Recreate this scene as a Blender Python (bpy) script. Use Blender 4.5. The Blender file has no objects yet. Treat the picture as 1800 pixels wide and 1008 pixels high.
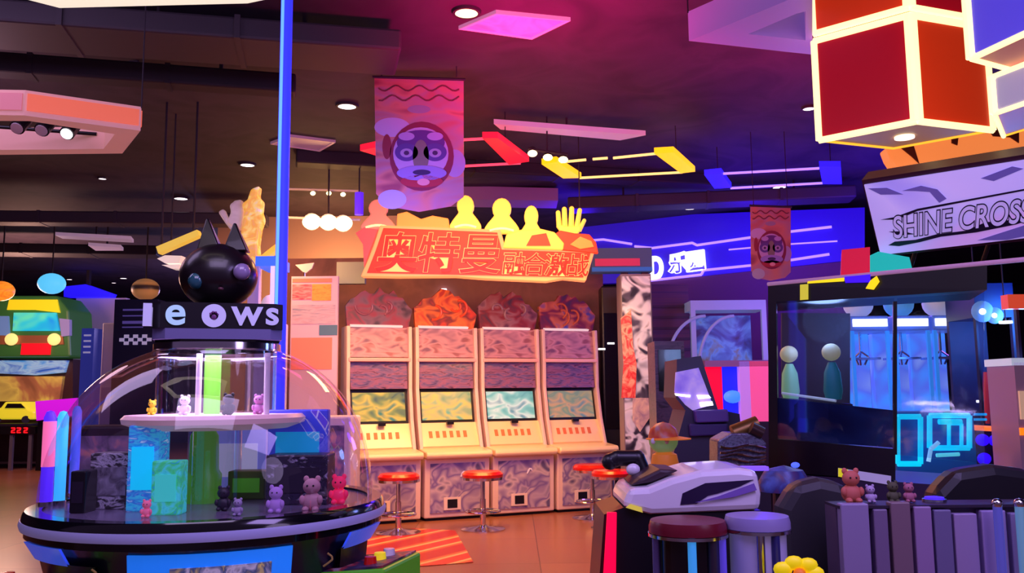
import bpy, math, random
from mathutils import Vector, Matrix
random.seed(7)
D = bpy.data; SC = bpy.context.scene; COL = SC.collection
# ------------------------------------------------------------------ camera
F = 1550.0; EYE = 1.35; PITCH = math.atan(186 / F); ROLL = -0.010
CM = Matrix.Rotation(math.pi / 2 + PITCH, 3, 'X') @ Matrix.Rotation(ROLL, 3, 'Z')
cd = D.cameras.new('camera'); cam = D.objects.new('camera', cd); COL.objects.link(cam)
cd.sensor_width = 36; cd.lens = 36 * F / 1800; cd.clip_start = .05; cd.clip_end = 200
cam.matrix_world = Matrix.Translation((0, 0, EYE)) @ CM.to_4x4()
SC.camera = cam
SC.view_settings.view_transform = 'Standard'; SC.view_settings.look = 'None'
SC.view_settings.exposure = 0.0; SC.view_settings.gamma = 1; SC.view_settings.use_curve_mapping = False
def srgb(c):
    return tuple((v / 255 / 12.92) if v / 255 <= .04045 else ((v / 255 + .055) / 1.055) ** 2.4 for v in c)
# ------------------------------------------------------------------ world + lights
w = D.worlds.new('world'); SC.world = w; w.use_nodes = True
w.node_tree.nodes['Background'].inputs[0].default_value = (*srgb((165, 130, 190)), 1)
w.node_tree.nodes['Background'].inputs[1].default_value = 0.24
CXL, CYL = -1.276, 3.79
def ray(px, py): return CM @ Vector(((px - 900) / F, -(py - 504) / F, -1))
def P(px, py, Y):
    r = ray(px, py); return Vector((0, 0, EYE)) + r * (Y / r.y)
def PZ(px, py, z):
    r = ray(px, py); return Vector((0, 0, EYE)) + r * ((z - EYE) / r.z)
def XP(px, Y): return P(px, 660, Y).x
def ZP(py, Y): return P(100 if Y > 12 else 1560, py, Y).z
def light(kind, loc, col, power, size=.5, target=None, name='lamp_light', spot=1.2, sy=None, blend=1.0):
    l = D.lights.new(name, kind); l.color = srgb(col); l.energy = power
    if kind == 'AREA':
        l.size = size
        if sy: l.shape = 'RECTANGLE'; l.size_y = sy
    elif kind == 'SPOT': l.spot_size = spot; l.spot_blend = blend; l.shadow_soft_size = size
    else: l.shadow_soft_size = size
    o = D.objects.new(name, l); COL.objects.link(o); o.location = loc
    if target is not None:
        o.rotation_euler = (Vector(target) - Vector(loc)).to_track_quat('-Z', 'Y').to_euler()
    return o
light('SPOT', (.15, 5.9, 2.85), (235, 0, 110), 430, .2, (.3, 6.2, 4.1), 'magenta_uplight', 2.5)
light('AREA', (-.9, 6.4, 2.6), (160, 120, 240), 30, 1.2, (-.3, 9.3, 1.8), 'violet_row_fill', sy=.6)
light('SPOT', (2.6, 6.5, 2.9), (240, 0, 100), 170, .3, (2.4, 7.6, 4.1), 'magenta_uplight', 2.4)
light('AREA', (-.35, 8.6, 2.42), (255, 198, 100), 46, 2.9, (-.35, 9.3, .6), 'warm_booth_light', sy=.3)
light('AREA', (-.2, 7.7, 3.5), (255, 175, 110), 120, 2.0, (-.2, 8.0, 0), 'warm_aisle_light', sy=1.0)
light('SPOT', (-2.9, 9.0, 3.2), (255, 175, 90), 190, .2, (-2.3, 11.2, 2.4), 'warm_wall_spot', 2.0)
light('AREA', (-1.0, 2.2, 3.2), (215, 190, 255), 34, 1.6, (-1.3, 3.9, 1.0), 'frame_glow', sy=1.2)
light('AREA', (1.3, 1.8, 3.0), (190, 160, 255), 42, 1.4, (1.2, 3.6, .6), 'cube_glow', sy=1.0)
light('AREA', (-4.0, 4.5, 4.0), (220, 190, 255), 50, 2.5, (-4, 6, 0), 'left_aisle_light', sy=2.0)
light('POINT', (-2.6, 12.6, 2.9), (255, 190, 120), 120, .3, name='lounge_light')
light('AREA', (CXL, CYL, 1.52), (225, 195, 255), 11, .4, (CXL, CYL, .9), 'dome_inner_light')
light('POINT', (1.9, 1.6, 2.0), (205, 180, 245), 34, .5, name='counter_fill')
light('POINT', (-8.5, 15.0, 2.9), (255, 190, 170), 160, .4, name='far_left_light')
light('POINT', (-5.5, 19.0, 3.0), (190, 170, 255), 200, .4, name='far_left_light')
light('POINT', (3.2, 11.8, 3.2), (60, 20, 255), 75, .3, name='blue_wall_light')
light('POINT', (4.6, 10.5, 3.2), (60, 20, 255), 70, .3, name='blue_wall_light')
light('POINT', (.9, 12.4, 3.6), (60, 20, 255), 40, .3, name='blue_wall_light')
light('POINT', (6.4, 8.6, 3.2), (110, 60, 190), 60, .3, name='far_right_fill')  # added to lift the dark far right; no lamp stands there
light('POINT', (3.4, 9.5, 2.3), (180, 110, 240), 55, .4, name='purple_aisle_light')
light('POINT', (-4.6, 7.0, 3.3), (215, 165, 190), 32, .4, name='ceiling_wash')
light('POINT', (2.3, 4.6, 2.3), (255, 150, 60), 10, .2, name='cube_warm_glow')
light('POINT', (1.85, 5.25, 1.75), (150, 180, 255), 7, .15, name='cabinet_light')
light('POINT', (4.2, 7.2, 1.9), (60, 140, 255), 70, .3, name='claw_row_light')

# ------------------------------------------------------------------ materials
def _mat(name):
    m = D.materials.new(name); m.use_nodes = True
    nt = m.node_tree; return m, nt, nt.nodes['Principled BSDF']
def M(name, c, rough=.5, metal=0, emit=0, ec=None, spec=.5, coat=0):
    m, nt, b = _mat(name)
    b.inputs['Base Color'].default_value = (*srgb(c), 1)
    b.inputs['Roughness'].default_value = rough; b.inputs['Metallic'].default_value = metal
    b.inputs['Specular IOR Level'].default_value = spec; b.inputs['Coat Weight'].default_value = coat
    if emit:
        b.inputs['Emission Color'].default_value = (*srgb(ec or c), 1)
        b.inputs['Emission Strength'].default_value = emit
    return m
def E(name, c, s=1.0):
    return M(name, c, .5, 0, s, c)
def art(name, cols, scale=6, stretch=(1, 1, 1), emit=0, rough=.4, dist=1.2, detail=3, hard=False, metal=0):
    """printed pattern of irregular patches in several colours"""
    m, nt, b = _mat(name); N = nt.nodes; L = nt.links
    tc = N.new('ShaderNodeTexCoord'); mp = N.new('ShaderNodeMapping'); no = N.new('ShaderNodeTexNoise'); cr = N.new('ShaderNodeValToRGB')
    mp.inputs['Scale'].default_value = stretch
    no.inputs['Scale'].default_value = scale; no.inputs['Detail'].default_value = detail; no.inputs['Distortion'].default_value = dist
    L.new(tc.outputs['Object'], mp.inputs['Vector']); L.new(mp.outputs[0], no.inputs['Vector']); L.new(no.outputs['Fac'], cr.inputs['Fac'])
    e = cr.color_ramp.elements; n = len(cols)
    pos = [.3 + .4 * i / max(1, n - 1) for i in range(n)]
    e[0].position = pos[0]; e[0].color = (*srgb(cols[0]), 1); e[1].position = pos[-1]; e[1].color = (*srgb(cols[-1]), 1)
    for i in range(1, n - 1):
        q = e.new(pos[i]); q.color = (*srgb(cols[i]), 1)
    if hard: cr.color_ramp.interpolation = 'CONSTANT'
    L.new(cr.outputs[0], b.inputs['Base Color']); b.inputs['Roughness'].default_value = rough; b.inputs['Metallic'].default_value = metal
    if emit:
        L.new(cr.outputs[0], b.inputs['Emission Color']); b.inputs['Emission Strength'].default_value = emit
    return m
def glass(name, tint=(1, 1, 1), refl=.5, base=.04, rough=.03):
    m = D.materials.new(name); m.use_nodes = True; nt = m.node_tree; N = nt.nodes; L = nt.links
    N.remove(N['Principled BSDF']); out = N['Material Output']
    t = N.new('ShaderNodeBsdfTransparent'); t.inputs[0].default_value = (*tint, 1)
    g = N.new('ShaderNodeBsdfGlossy'); g.inputs['Roughness'].default_value = rough; g.inputs[0].default_value = (1, 1, 1, 1)
    lw = N.new('ShaderNodeLayerWeight'); lw.inputs['Blend'].default_value = .35
    ma = N.new('ShaderNodeMath'); ma.operation = 'MULTIPLY_ADD'; ma.inputs[1].default_value = refl; ma.inputs[2].default_value = base
    mx = N.new('ShaderNodeMixShader')
    L.new(lw.outputs['Facing'], ma.inputs[0]); L.new(ma.outputs[0], mx.inputs[0]); L.new(t.outputs[0], mx.inputs[1]); L.new(g.outputs[0], mx.inputs[2])
    L.new(mx.outputs[0], out.inputs['Surface']); return m
K = {}
K['black'] = M('black_plastic', (20, 16, 26), .35)
K['blackgloss'] = M('gloss_black', (14, 12, 20), .12, coat=.5)
K['cat'] = M('cat_black', (24, 14, 22), .3, coat=.2)
K['dark'] = M('dark_purple', (40, 28, 52), .5)
K['navy'] = M('navy_panel', (24, 28, 74), .4)
K['silver'] = M('silver_band', (170, 165, 195), .25, .7)
K['chrome'] = M('chrome', (215, 215, 225), .12, 1)
K['cream'] = M('cream_plastic', (240, 215, 200), .35)
K['white'] = M('white_plastic', (232, 226, 240), .25, coat=.4)
K['whitematte'] = M('white_matte', (225, 215, 228), .6)
K['red'] = M('red_vinyl', (225, 30, 22), .25, coat=.4)
K['green'] = M('green_plastic', (95, 185, 45), .35, emit=.12)  # green glows slightly to make up for weak light on it
K['acryl'] = glass('clear_acrylic', (.93, .93, .96), .35, .07)
K['dome'] = glass('clear_dome', (.95, .94, .97), .34, .02, .03)
K['tint'] = glass('tinted_glass', (.86, .9, .97), .35, .04, .04)
K['neonY'] = E('neon_warm', (255, 228, 160), 1.6)
K['neonYt'] = E('neon_amber', (255, 180, 50), 1.25)
K['neonR'] = E('neon_red', (255, 20, 48), 1.3)
K['neonB'] = E('neon_blue', (40, 25, 255), 1.3)
K['neonBl'] = E('neon_pale_violet', (170, 130, 255), 1.3)
K['neonC'] = E('neon_cyan', (0, 200, 240), 1.0)
K['ledwhite'] = E('led_white', (255, 250, 255), 2.2)
K['ledwarm'] = E('led_warm', (255, 225, 150), 6)
K['lampcream'] = E('lamp_cream', (255, 240, 215), 1.6)

# ------------------------------------------------------------------ mesh builder
def wloc(o):
    v = Vector((0, 0, 0))
    while o: v += Vector(o.location); o = o.parent
    return v
class MB:
    def __init__(s): s.v = []; s.f = []
    def add(s, vs, fs):
        n = len(s.v); s.v += [Vector(q) for q in vs]; s.f += [tuple(i + n for i in f) for f in fs]; return s
    def box(s, x0, x1, y0, y1, z0, z1):
        return s.add([(x0, y0, z0), (x1, y0, z0), (x1, y1, z0), (x0, y1, z0), (x0, y0, z1), (x1, y0, z1), (x1, y1, z1), (x0, y1, z1)],
                     [(0, 3, 2, 1), (4, 5, 6, 7), (0, 1, 5, 4), (1, 2, 6, 5), (2, 3, 7, 6), (3, 0, 4, 7)])
    def prism(s, pts, vec):
        n = len(pts); vec = Vector(vec); a = [Vector(p) for p in pts]
        return s.add(a + [p + vec for p in a], [tuple(range(n)), tuple(range(2 * n - 1, n - 1, -1))] + [(i, i + n, (i + 1) % n + n, (i + 1) % n) for i in range(n)])
    def tube(s, p, q, r, n=10, r2=None):
        p = Vector(p); q = Vector(q); d = (q - p).normalized(); a = d.orthogonal().normalized(); b = d.cross(a); r2 = r if r2 is None else r2
        vs = []
        for c, rr in ((p, r), (q, r2)):
            for i in range(n):
                t = 2 * math.pi * i / n; vs.append(c + (a * math.cos(t) + b * math.sin(t)) * rr)
        return s.add(vs, [tuple(range(n - 1, -1, -1)), tuple(range(n, 2 * n))] + [(i, (i + 1) % n, (i + 1) % n + n, i + n) for i in range(n)])
    def path(s, pts, r, n=8):
        for a, b in zip(pts[:-1], pts[1:]): s.tube(a, b, r, n)
        return s
    def lathe(s, prof, n=48, c=(0, 0, 0), a0=0, a1=2 * math.pi):
        full = abs(a1 - a0 - 2 * math.pi) < 1e-6; m = n if full else n + 1
        vs = []
        for r, z in prof:
            for i in range(m):
                t = a0 + (a1 - a0) * i / n; vs.append((c[0] + r * math.cos(t), c[1] + r * math.sin(t), c[2] + z))
        fs = []
        for k in range(len(prof) - 1):
            for i in range(n):
                j = (i + 1) % m; fs.append((k * m + i, k * m + j, (k + 1) * m + j, (k + 1) * m + i))
        return s.add(vs, fs)
    def ball(s, c, r, n=16):
        if not hasattr(r, '__len__'): r = (r, r, r)
        k = n // 2; vs = []; fs = []
        for i in range(k + 1):
            t = math.pi * i / k
            for j in range(n):
                u = 2 * math.pi * j / n; vs.append((c[0] + r[0] * math.sin(t) * math.cos(u), c[1] + r[1] * math.sin(t) * math.sin(u), c[2] + r[2] * math.cos(t)))
        for i in range(k):
            for j in range(n): fs.append((i * n + j, (i + 1) * n + j, (i + 1) * n + (j + 1) % n, i * n + (j + 1) % n))
        return s.add(vs, fs)
    def ring(s, outer, inner, z0, z1):
        n = len(outer); vs = []
        for z in (z0, z1):
            for q in (outer, inner): vs += [(p[0], p[1], z) for p in q]
        fs = []
        for i in range(n):
            j = (i + 1) % n
            fs += [(i, j, n + j, n + i), (2 * n + i, 3 * n + i, 3 * n + j, 2 * n + j), (i, 2 * n + i, 2 * n + j, j), (n + i, n + j, 3 * n + j, 3 * n + i)]
        return s.add(vs, fs)
    def build(s, name, mat, parent=None, local=False, smooth=False, bevel=0, label=None, cat=None, group=None, kind=None):
        me = D.meshes.new(name); o = D.objects.new(name, me); COL.objects.link(o)
        if parent is not None:
            o.parent = parent; off = Vector((0, 0, 0)) if local else wloc(parent)
        else:
            xs = [v.x for v in s.v]; ys = [v.y for v in s.v]; zs = [v.z for v in s.v]
            off = Vector(((min(xs) + max(xs)) / 2, (min(ys) + max(ys)) / 2, min(zs)))
            o.location = off
        me.from_pydata([v - off for v in s.v], [], s.f); me.update()
        import bmesh
        b = bmesh.new(); b.from_mesh(me); bmesh.ops.remove_doubles(b, verts=b.verts, dist=1e-6); bmesh.ops.recalc_face_normals(b, faces=b.faces); b.to_mesh(me); b.free()
        me.materials.append(K[mat] if isinstance(mat, str) else mat)
        if smooth:
            for p in me.polygons: p.use_smooth = True
            me.set_sharp_from_angle(angle=math.radians(42))
        if bevel:
            mo = o.modifiers.new('bevel', 'BEVEL'); mo.width = bevel; mo.segments = 2; mo.limit_method = 'ANGLE'; mo.angle_limit = .6
        tag(o, label, cat, group, kind); return o
def tag(o, label=None, cat=None, group=None, kind=None):
    if label: o['label'] = label
    if cat: o['category'] = cat
    if group: o['group'] = group
    if kind: o['kind'] = kind
    return o
def T(name, label, cat, loc=(0, 0, 0), rz=0, group=None):
    o = D.objects.new(name, None); COL.objects.link(o); o.location = loc; o.rotation_euler = (0, 0, rz); o.empty_display_size = .1
    return tag(o, label, cat, group)
def pts(l, Y): return [P(a, b, Y) for a, b in l]
def ptz(l, z): return [PZ(a, b, z) for a, b in l]
def relabel(o, label): o['label'] = label; return o
def copy_tree(o, parent=None):
    c = o.copy(); COL.objects.link(c)
    if parent is not None: c.parent = parent
    for ch in list(o.children): copy_tree(ch, c)
    return c
def text(s, size, ext, mat, name, parent, matrix, offset=0, shear=0, spacing=1, sx=1):
    cu = D.curves.new(name, 'FONT'); cu.body = s; cu.size = size; cu.extrude = ext; cu.align_x = 'CENTER'; cu.align_y = 'CENTER'
    cu.offset = offset; cu.shear = shear; cu.space_character = spacing
    o = D.objects.new(name, cu); COL.objects.link(o); bpy.context.view_layer.update()
    me = D.meshes.new_from_object(o.evaluated_get(bpy.context.evaluated_depsgraph_get()))
    D.objects.remove(o)
    xs = [v.co.x for v in me.vertices]; ys = [v.co.y for v in me.vertices]
    cx = (min(xs) + max(xs)) / 2; cy = (min(ys) + max(ys)) / 2
    for v in me.vertices: v.co = matrix @ Vector(((v.co.x - cx) * sx, v.co.y - cy, v.co.z))
    me.materials.clear(); me.materials.append(K[mat] if isinstance(mat, str) else mat)
    q = D.objects.new(name, me); COL.objects.link(q); q.parent = parent
    if parent is not None:
        off = wloc(parent)
        for v in me.vertices: v.co -= off
    return q
def face_m(p, tilt=0, yaw=0):
    """matrix for text standing upright and facing -Y at p"""
    return Matrix.Translation(p) @ Matrix.Rotation(yaw, 4, 'Z') @ Matrix.Rotation(math.pi / 2, 4, 'X') @ Matrix.Rotation(tilt, 4, 'Z')

# ------------------------------------------------------------------ room
def floor_mat():
    m, nt, b = _mat('floor_brown'); N = nt.nodes; L = nt.links
    tc = N.new('ShaderNodeTexCoord'); br = N.new('ShaderNodeTexBrick'); br.inputs['Scale'].default_value = 1.0
    br.inputs['Brick Width'].default_value = 1.2; br.inputs['Row Height'].default_value = 1.2; br.offset = 0; br.inputs['Mortar Size'].default_value = .004
    br.inputs['Color1'].default_value = (*srgb((165, 105, 78)), 1); br.inputs['Color2'].default_value = (*srgb((150, 95, 72)), 1); br.inputs['Mortar'].default_value = (*srgb((100, 62, 52)), 1)
    L.new(tc.outputs['Object'], br.inputs['Vector']); L.new(br.outputs[0], b.inputs['Base Color']); b.inputs['Roughness'].default_value = .28
    return m
K['floor'] = floor_mat()
K['ceil'] = art('ceiling_dark', [(52, 38, 54), (64, 50, 66), (46, 34, 50)], 1.2, rough=.8)
MB().box(-16, 14, -2, 26, -.2, 0).build('floor', 'floor', kind='structure')
MB().box(-16, 14, 1.2, 26, 4.1, 4.3).build('ceiling', 'ceil', kind='structure')
MB().box(-16, 14, 25.8, 26, 0, 4.1).build('wall_back', M('far_wall', (46, 38, 66), .8), kind='structure')
MB().box(-16, -15.8, -2, 25.8, 0, 4.1).build('wall_left', M('side_wall', (60, 44, 62), .8), kind='structure')
MB().box(13.8, 14, -2, 25.8, 0, 4.1).build('wall_right', 'dark', kind='structure')
# patterned floor inlay beside the stools
def stripe_mat():
    m, nt, b = _mat('striped_inlay'); N = nt.nodes; L = nt.links
    tc = N.new('ShaderNodeTexCoord'); mp = N.new('ShaderNodeMapping'); mp.inputs['Rotation'].default_value = (0, 0, .6)
    wv = N.new('ShaderNodeTexWave'); wv.inputs['Scale'].default_value = .55; wv.inputs['Distortion'].default_value = .2; cr = N.new('ShaderNodeValToRGB'); cr.color_ramp.interpolation = 'CONSTANT'
    e = cr.color_ramp.elements; e[0].position = 0; e[0].color = (*srgb((190, 40, 22)), 1); e[1].position = .35; e[1].color = (*srgb((232, 110, 40)), 1)
    q = e.new(.6); q.color = (*srgb((245, 190, 110)), 1); q = e.new(.82); q.color = (*srgb((215, 60, 30)), 1)
    L.new(tc.outputs['Object'], mp.inputs[0]); L.new(mp.outputs[0], wv.inputs[0]); L.new(wv.outputs['Fac'], cr.inputs[0]); L.new(cr.outputs[0], b.inputs['Base Color']); b.inputs['Roughness'].default_value = .3
    return m
MB().prism([Vector((p.x, p.y, .002)) for p in ptz([(600, 1080), (640, 948), (725, 930), (800, 934), (832, 990), (700, 1000), (705, 1080)], 0)], (0, 0, .004)).build(
    'floor_inlay', stripe_mat(), label='red and orange striped patch set into the brown floor by the crane game', cat='floor graphic')

# ceiling beams and ducts (dark)
K['duct'] = M('duct', (74, 64, 74), .6, .2); K['ductdark'] = M('duct_dark', (44, 32, 44), .7)
def duct(a, b, z, r, name, label, mat='duct', group=None, cat='duct'):
    p = PZ(*a, z); q = PZ(*b, z); d = (q - p).normalized(); n = Vector((-d.y, d.x, 0)) * r
    mb = MB().prism([p - n, q - n, q + n, p + n], (0, 0, .16))
    t = (q - p).length; k = int(t / 1.2) + 1
    o = mb.build(name, mat, label=label, cat=cat, group=group, bevel=.02)
    for i in range(1, k):
        c = p + d * (t * i / k); fl = MB().prism([c - n * 1.08 - d * .02, c - n * 1.08 + d * .02, c + n * 1.08 + d * .02, c + n * 1.08 - d * .02], (0, 0, .17))
        for v in fl.v: v.z -= .006
        fl.build('flange', mat, o)
    for i in (.2, .8):
        c = p + d * (t * i); MB().box(c.x - .012, c.x + .012, c.y - .012, c.y + .012, z + .15, 4.1).build('hanger', 'ductdark', o)
    return o
duct((-200, 50), (700, 112), 3.85, .28, 'air_duct', 'wide dark duct crossing the ceiling just below the cream light frame')
duct((-200, 118), (520, 168), 3.85, .10, 'ceiling_pipe', 'thin dark ceiling pipe behind the orange framed lamp', 'ductdark', cat='pipe')
duct((-200, 392), (470, 398), 3.7, .16, 'cable_tray', 'grey ceiling tray above the far left machines', 'duct', cat='tray')
duct((-200, 445), (280, 452), 3.7, .25, 'air_duct', 'flat duct low over the blue round lamp', 'ductdark')
duct((1000, 372), (1500, 352), 3.8, .2, 'air_duct', 'violet lit duct above the blue sign wall', 'duct')
duct((520, 290), (1250, 330), 3.95, .14, 'ceiling_pipe', 'long ceiling pipe running behind the red and yellow neon frames', 'ductdark', cat='pipe')

# downlights: lens disc in a collar, flush under the ceiling or hanging
def downlight(px, py, wpx, warm, label, z=4.08, drop=.0):
    p = PZ(px, py, z - drop); r = wpx / 2 * (p.y / F)
    t = T('downlight', label, 'ceiling light', (p.x, p.y, z - drop), group='round ceiling downlights')
    MB().lathe([(r * .8, -.002), (r * 1.0, -.002), (r * 1.06, .02 + drop * 1.0)], 24).build('collar', 'ductdark', t, local=True, smooth=True)
    MB().lathe([(.0005, .004), (r * .84, .004), (r * .84, .012), (.0005, .012)], 24).build('lens', E('downlight_lens', (255, 215, 140) if warm else (255, 235, 240), 5 if warm else 3.2), t, local=True)
for a in [(820, 24, 52, 1, 'large warm downlight touching the lit square ceiling panel'),
          (610, 188, 40, 0, 'downlight left of the lion banner near the blue pole'),
          (435, 291, 30, 0, 'small downlight just left of the blue pole'), (318, 350, 28, 0, 'small downlight above the yellow slanted bar'),
          (180, 315, 16, 0, 'faint downlight below the orange framed lamp'),
          (1213, 367, 28, 0, 'downlight above the lit wall sign'), (1370, 330, 28, 0, 'downlight beside the blue neon frame'), (1283, 414, 18, 0, 'tiny downlight in front of the blue wall'),
          (1422, 192, 26, 0, 'downlight half hidden by the red lightbox cube'), (1322, 497, 16, 0, 'tiny downlight under the small banner'),
          (122, 492, 12, 0, 'tiny downlight right of the blue round lamp'), (217, 490, 14, 0, 'tiny downlight above the striped pendant'),
          (200, 498, 10, 0, 'tiniest downlight between two others far left')]:
    downlight(*a)

# lit square ceiling panels
def ceil_panel(px, label, mats, z=4.07):
    q = ptz(px, z); c = sum(q, Vector()) / 4
    t = T('ceiling_panel', label, 'ceiling panel', c)
    fr = [c + (p - c) * .9 for p in q]
    MB().ring(q, fr, z, z + .03).build('panel_frame', mats[0], t)
    MB().prism([p + Vector((0, 0, .008)) for p in fr], (0, 0, .02)).build('diffuser', mats[1], t)
grille = M('panel_frame_pink', (225, 150, 200), .5, emit=.35); lilac = art('panel_lilac', [(150, 90, 190), (176, 115, 215), (140, 80, 175)], 2.5, emit=.45)
ceil_panel([(806, 52), (872, 24), (1003, 37), (935, 70)], 'lit lilac square panel on the magenta ceiling', (grille, lilac))
ceil_panel([(475, 254), (510, 241), (590, 251), (562, 267)], 'pale square ceiling vent crossed by the blue pole', (M('pinkgrey', (200, 150, 175), .5, emit=.15), M('pinkgrey2', (170, 125, 165), .5, emit=.15)))
ceil_panel([(1085, 316), (1130, 308), (1185, 312), (1145, 323)], 'small violet ceiling panel below the yellow neon frame', (lilac, lilac))
# slab and bars
bar = M('white_bar', (215, 190, 225), .5, emit=.18)
for l, Z, nm, lb in [([(868, 218), (880, 228), (1090, 247), (1135, 238)], 3.95, 'light_bar', 'long pale hanging light bar above the red and yellow neon'),
                 ([(97, 414), (110, 420), (235, 427), (230, 421)], 3.7, 'light_bar', 'thin grey light bar hanging over the far left room'),
                 ([(155, 432), (168, 441), (217, 441), (212, 436)], 3.7, 'light_bar', 'short grey light bar under the long thin one')]:
    o = MB().prism(ptz(l, Z), (0, 0, .05)).build(nm, bar, label=lb, cat='light bar')
    c = sum(ptz(l, Z), Vector()) / 4
    MB().box(c.x - .01, c.x + .01, c.y - .01, c.y + .01, Z + .05, 4.1).build('hanger', 'ductdark', o)
Y0 = 11.6
o = MB().prism(pts([(780, 326), (981, 331), (981, 353), (780, 350)], Y0), (0, .5, 0)).build('ceiling_bulkhead', M('bulkhead', (170, 130, 190), .6), label='pale violet bulkhead beam right of the large lion banner', cat='beam')

# speakers / sensors on ceiling
def small_fix(px, py, w, h, Y, name, label, mat, cat, ball=False):
    c = P(px, py, Y); s = Y / F
    mb = MB()
    if ball: mb.ball(c, (w * s / 2, w * s / 2, h * s / 2))
    else: mb.box(c.x - w * s / 2, c.x + w * s / 2, c.y - .08, c.y + .08, c.z - h * s / 2, c.z + h * s / 2)
    o = mb.build(name, mat, label=label, cat=cat, smooth=ball, bevel=0 if ball else .01)
    MB().tube((c.x, c.y, c.z + h * s / 2 - .005), (c.x, c.y, 4.1), .012).build('drop_rod', 'ductdark', o)
gp = M('speaker_grey', (190, 175, 200), .5)
small_fix(277, 55, 20, 26, 6, 'ceiling_speaker', 'white box speaker under the ceiling near the cream light frame', gp, 'speaker')
small_fix(241, 124, 17, 26, 7, 'ceiling_speaker', 'grey box speaker just above the orange framed lamp', M('gp2', (130, 110, 135), .6), 'speaker')
small_fix(1153, 157, 20, 13, 8, 'dome_camera', 'small pale dome camera on the dark ceiling right of centre', gp, 'camera', True)
small_fix(118, 336, 14, 14, 12, 'dome_camera', 'small round dome camera far left above the light bars', gp, 'camera', True)

# ------------------------------------------------------------------ hanging light frames
K['orangelit'] = M('orange_acrylic', (240, 110, 75), .4, emit=.55, ec=(240, 110, 75))
K['pinklit'] = M('pink_side', (235, 140, 150), .4, emit=.25)
K['pinkwhite'] = M('pink_white', (240, 170, 165), .5, emit=.22)
z = 2.95
out = ptz([(-150, 200), (42, 203), (247, 230), (215, 270), (-150, 274)], z)
inn = ptz([(-130, 212), (52, 213), (202, 236), (182, 262), (-130, 265)], z)
t = T('hanging_light_frame', 'six sided hanging frame with orange sides and a pink rim, upper left', 'light frame', (out[1].x, out[1].y + .4, z))
MB().ring(out, inn, z, z + .15).build('frame_body', 'pinkwhite', t)
def side_panel(a, b, mat, h0=.03, h1=.13, push=.008):
    n = Vector(((b - a).y, -(b - a).x, 0)).normalized() * push
    d = (b - a) * .02
    return MB().prism([a + d + n + Vector((0, 0, h0)), b - d + n + Vector((0, 0, h0)), b - d + n + Vector((0, 0, h1)), a + d + n + Vector((0, 0, h1))], -n * .9).build('side_panel', mat, t)
side_panel(out[0], out[1], 'pinklit'); side_panel(out[1], out[2], 'orangelit'); side_panel(out[2], out[3], 'orangelit')
for p in (out[2], out[0]): MB().tube((p.x, p.y, z + .14), (p.x, p.y, 4.1), .004).build('hanger', 'ductdark', t)
for i, (px, py) in enumerate([(35, 222), (78, 226), (122, 232)]):
    p = PZ(px, py, z + .06)
    s = MB().tube(p + Vector((0, .05, .06)), p + Vector((-.0, -.03, -.02)), .045, 16).build('spotlight', 'black', t)
    MB().tube(p + Vector((0, -.031, -.021)), p + Vector((0, -.036, -.026)), .036, 16).build('lens', 'ledwhite' if i == 2 else 'whitematte', s)
MB().tube(PZ(-100, 216, z + .1), PZ(170, 236, z + .1), .012).build('track_rail', 'black', t)
# overhead cream frame
out = ptz([(-60, -25), (50, 0), (105, 14), (435, 6), (478, -3), (470, -160), (-60, -160)], z); inn = ptz([(-40, -45), (90, -22), (130, -8), (410, -14), (440, -22), (430, -140), (-30, -140)], z)
t = T('hanging_light_frame', 'cream lit hanging frame cut off by the top of the photo', 'light frame', (out[2].x, out[2].y, z))
MB().ring(out, inn, z, z + .12).build('frame_body', M('cream_lit', (250, 240, 215), .5, emit=.9), t)
for p in (out[1], out[4]): MB().tube((p.x, p.y, z + .11), (p.x, p.y, 4.1), .006).build('hanger', 'ductdark', t)
# violet frame top right
z = 3.62
out = ptz([(1211, 72), (1380, 91), (1428, 96), (1428, -20), (1400, -6)], z); inn = ptz([(1315, 60), (1380, 67), (1416, 71), (1416, 20), (1400, 24)], z)
t = T('hanging_light_frame', 'violet hanging frame left of the red lightbox cube', 'light frame', (out[0].x, out[0].y, z))
MB().ring(out, inn, z, z + .2).build('frame_body', M('violet_frame', (165, 120, 205), .4, emit=.22), t)
a, b = out[4], out[0]
side_panel(a, b, M('violet_side', (190, 155, 225), .4, emit=.35), .03, .19)
for p in (out[0], out[1]): MB().tube((p.x, p.y, z + .19), (p.x, p.y, 4.1), .005).build('hanger', 'ductdark', t)

# ------------------------------------------------------------------ neon ceiling frames
def neon(label, bands, lines, mb_mat, ml_mat, z=3.7):
    c = PZ(*bands[0][0], z); t = T('neon_frame', label, 'neon light', (c.x, c.y, z), group=None)
    for b in bands: MB().prism(ptz(b, z), (0, 0, .06)).build('light_panel', mb_mat, t)
    for l in lines: MB().path([PZ(*q, z + .03) for q in l], .014).build('light_tube', ml_mat, t)
    for b in bands:
        p = sum(ptz(b, z), Vector()) / len(b); MB().tube((p.x, p.y, z + .05), (p.x, p.y, 4.1), .005).build('hanger', 'ductdark', t)
neon('red neon frame passing behind the large lion banner', [[(848, 243), (875, 243), (930, 284), (895, 290)], [(633, 265), (665, 258), (690, 268), (668, 276)]],
     [[(665, 259), (700, 252), (850, 244)], [(668, 276), (700, 297), (820, 292), (915, 287)]], 'neonR', E('neon_red_pale', (255, 70, 100), 1.3))
neon('yellow neon frame between the red and the blue ones', [[(952, 289), (978, 285), (1022, 313), (990, 314)], [(1150, 270), (1184, 268), (1222, 302), (1197, 305)]],
     [[(978, 286), (1030, 281)], [(1042, 280), (1068, 278)], [(1078, 278), (1155, 270)], [(1018, 313), (1200, 303)]], E('neon_yellow', (255, 190, 10), 1.25), E('neon_yellow_pale', (255, 205, 120), 1.4))
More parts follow.
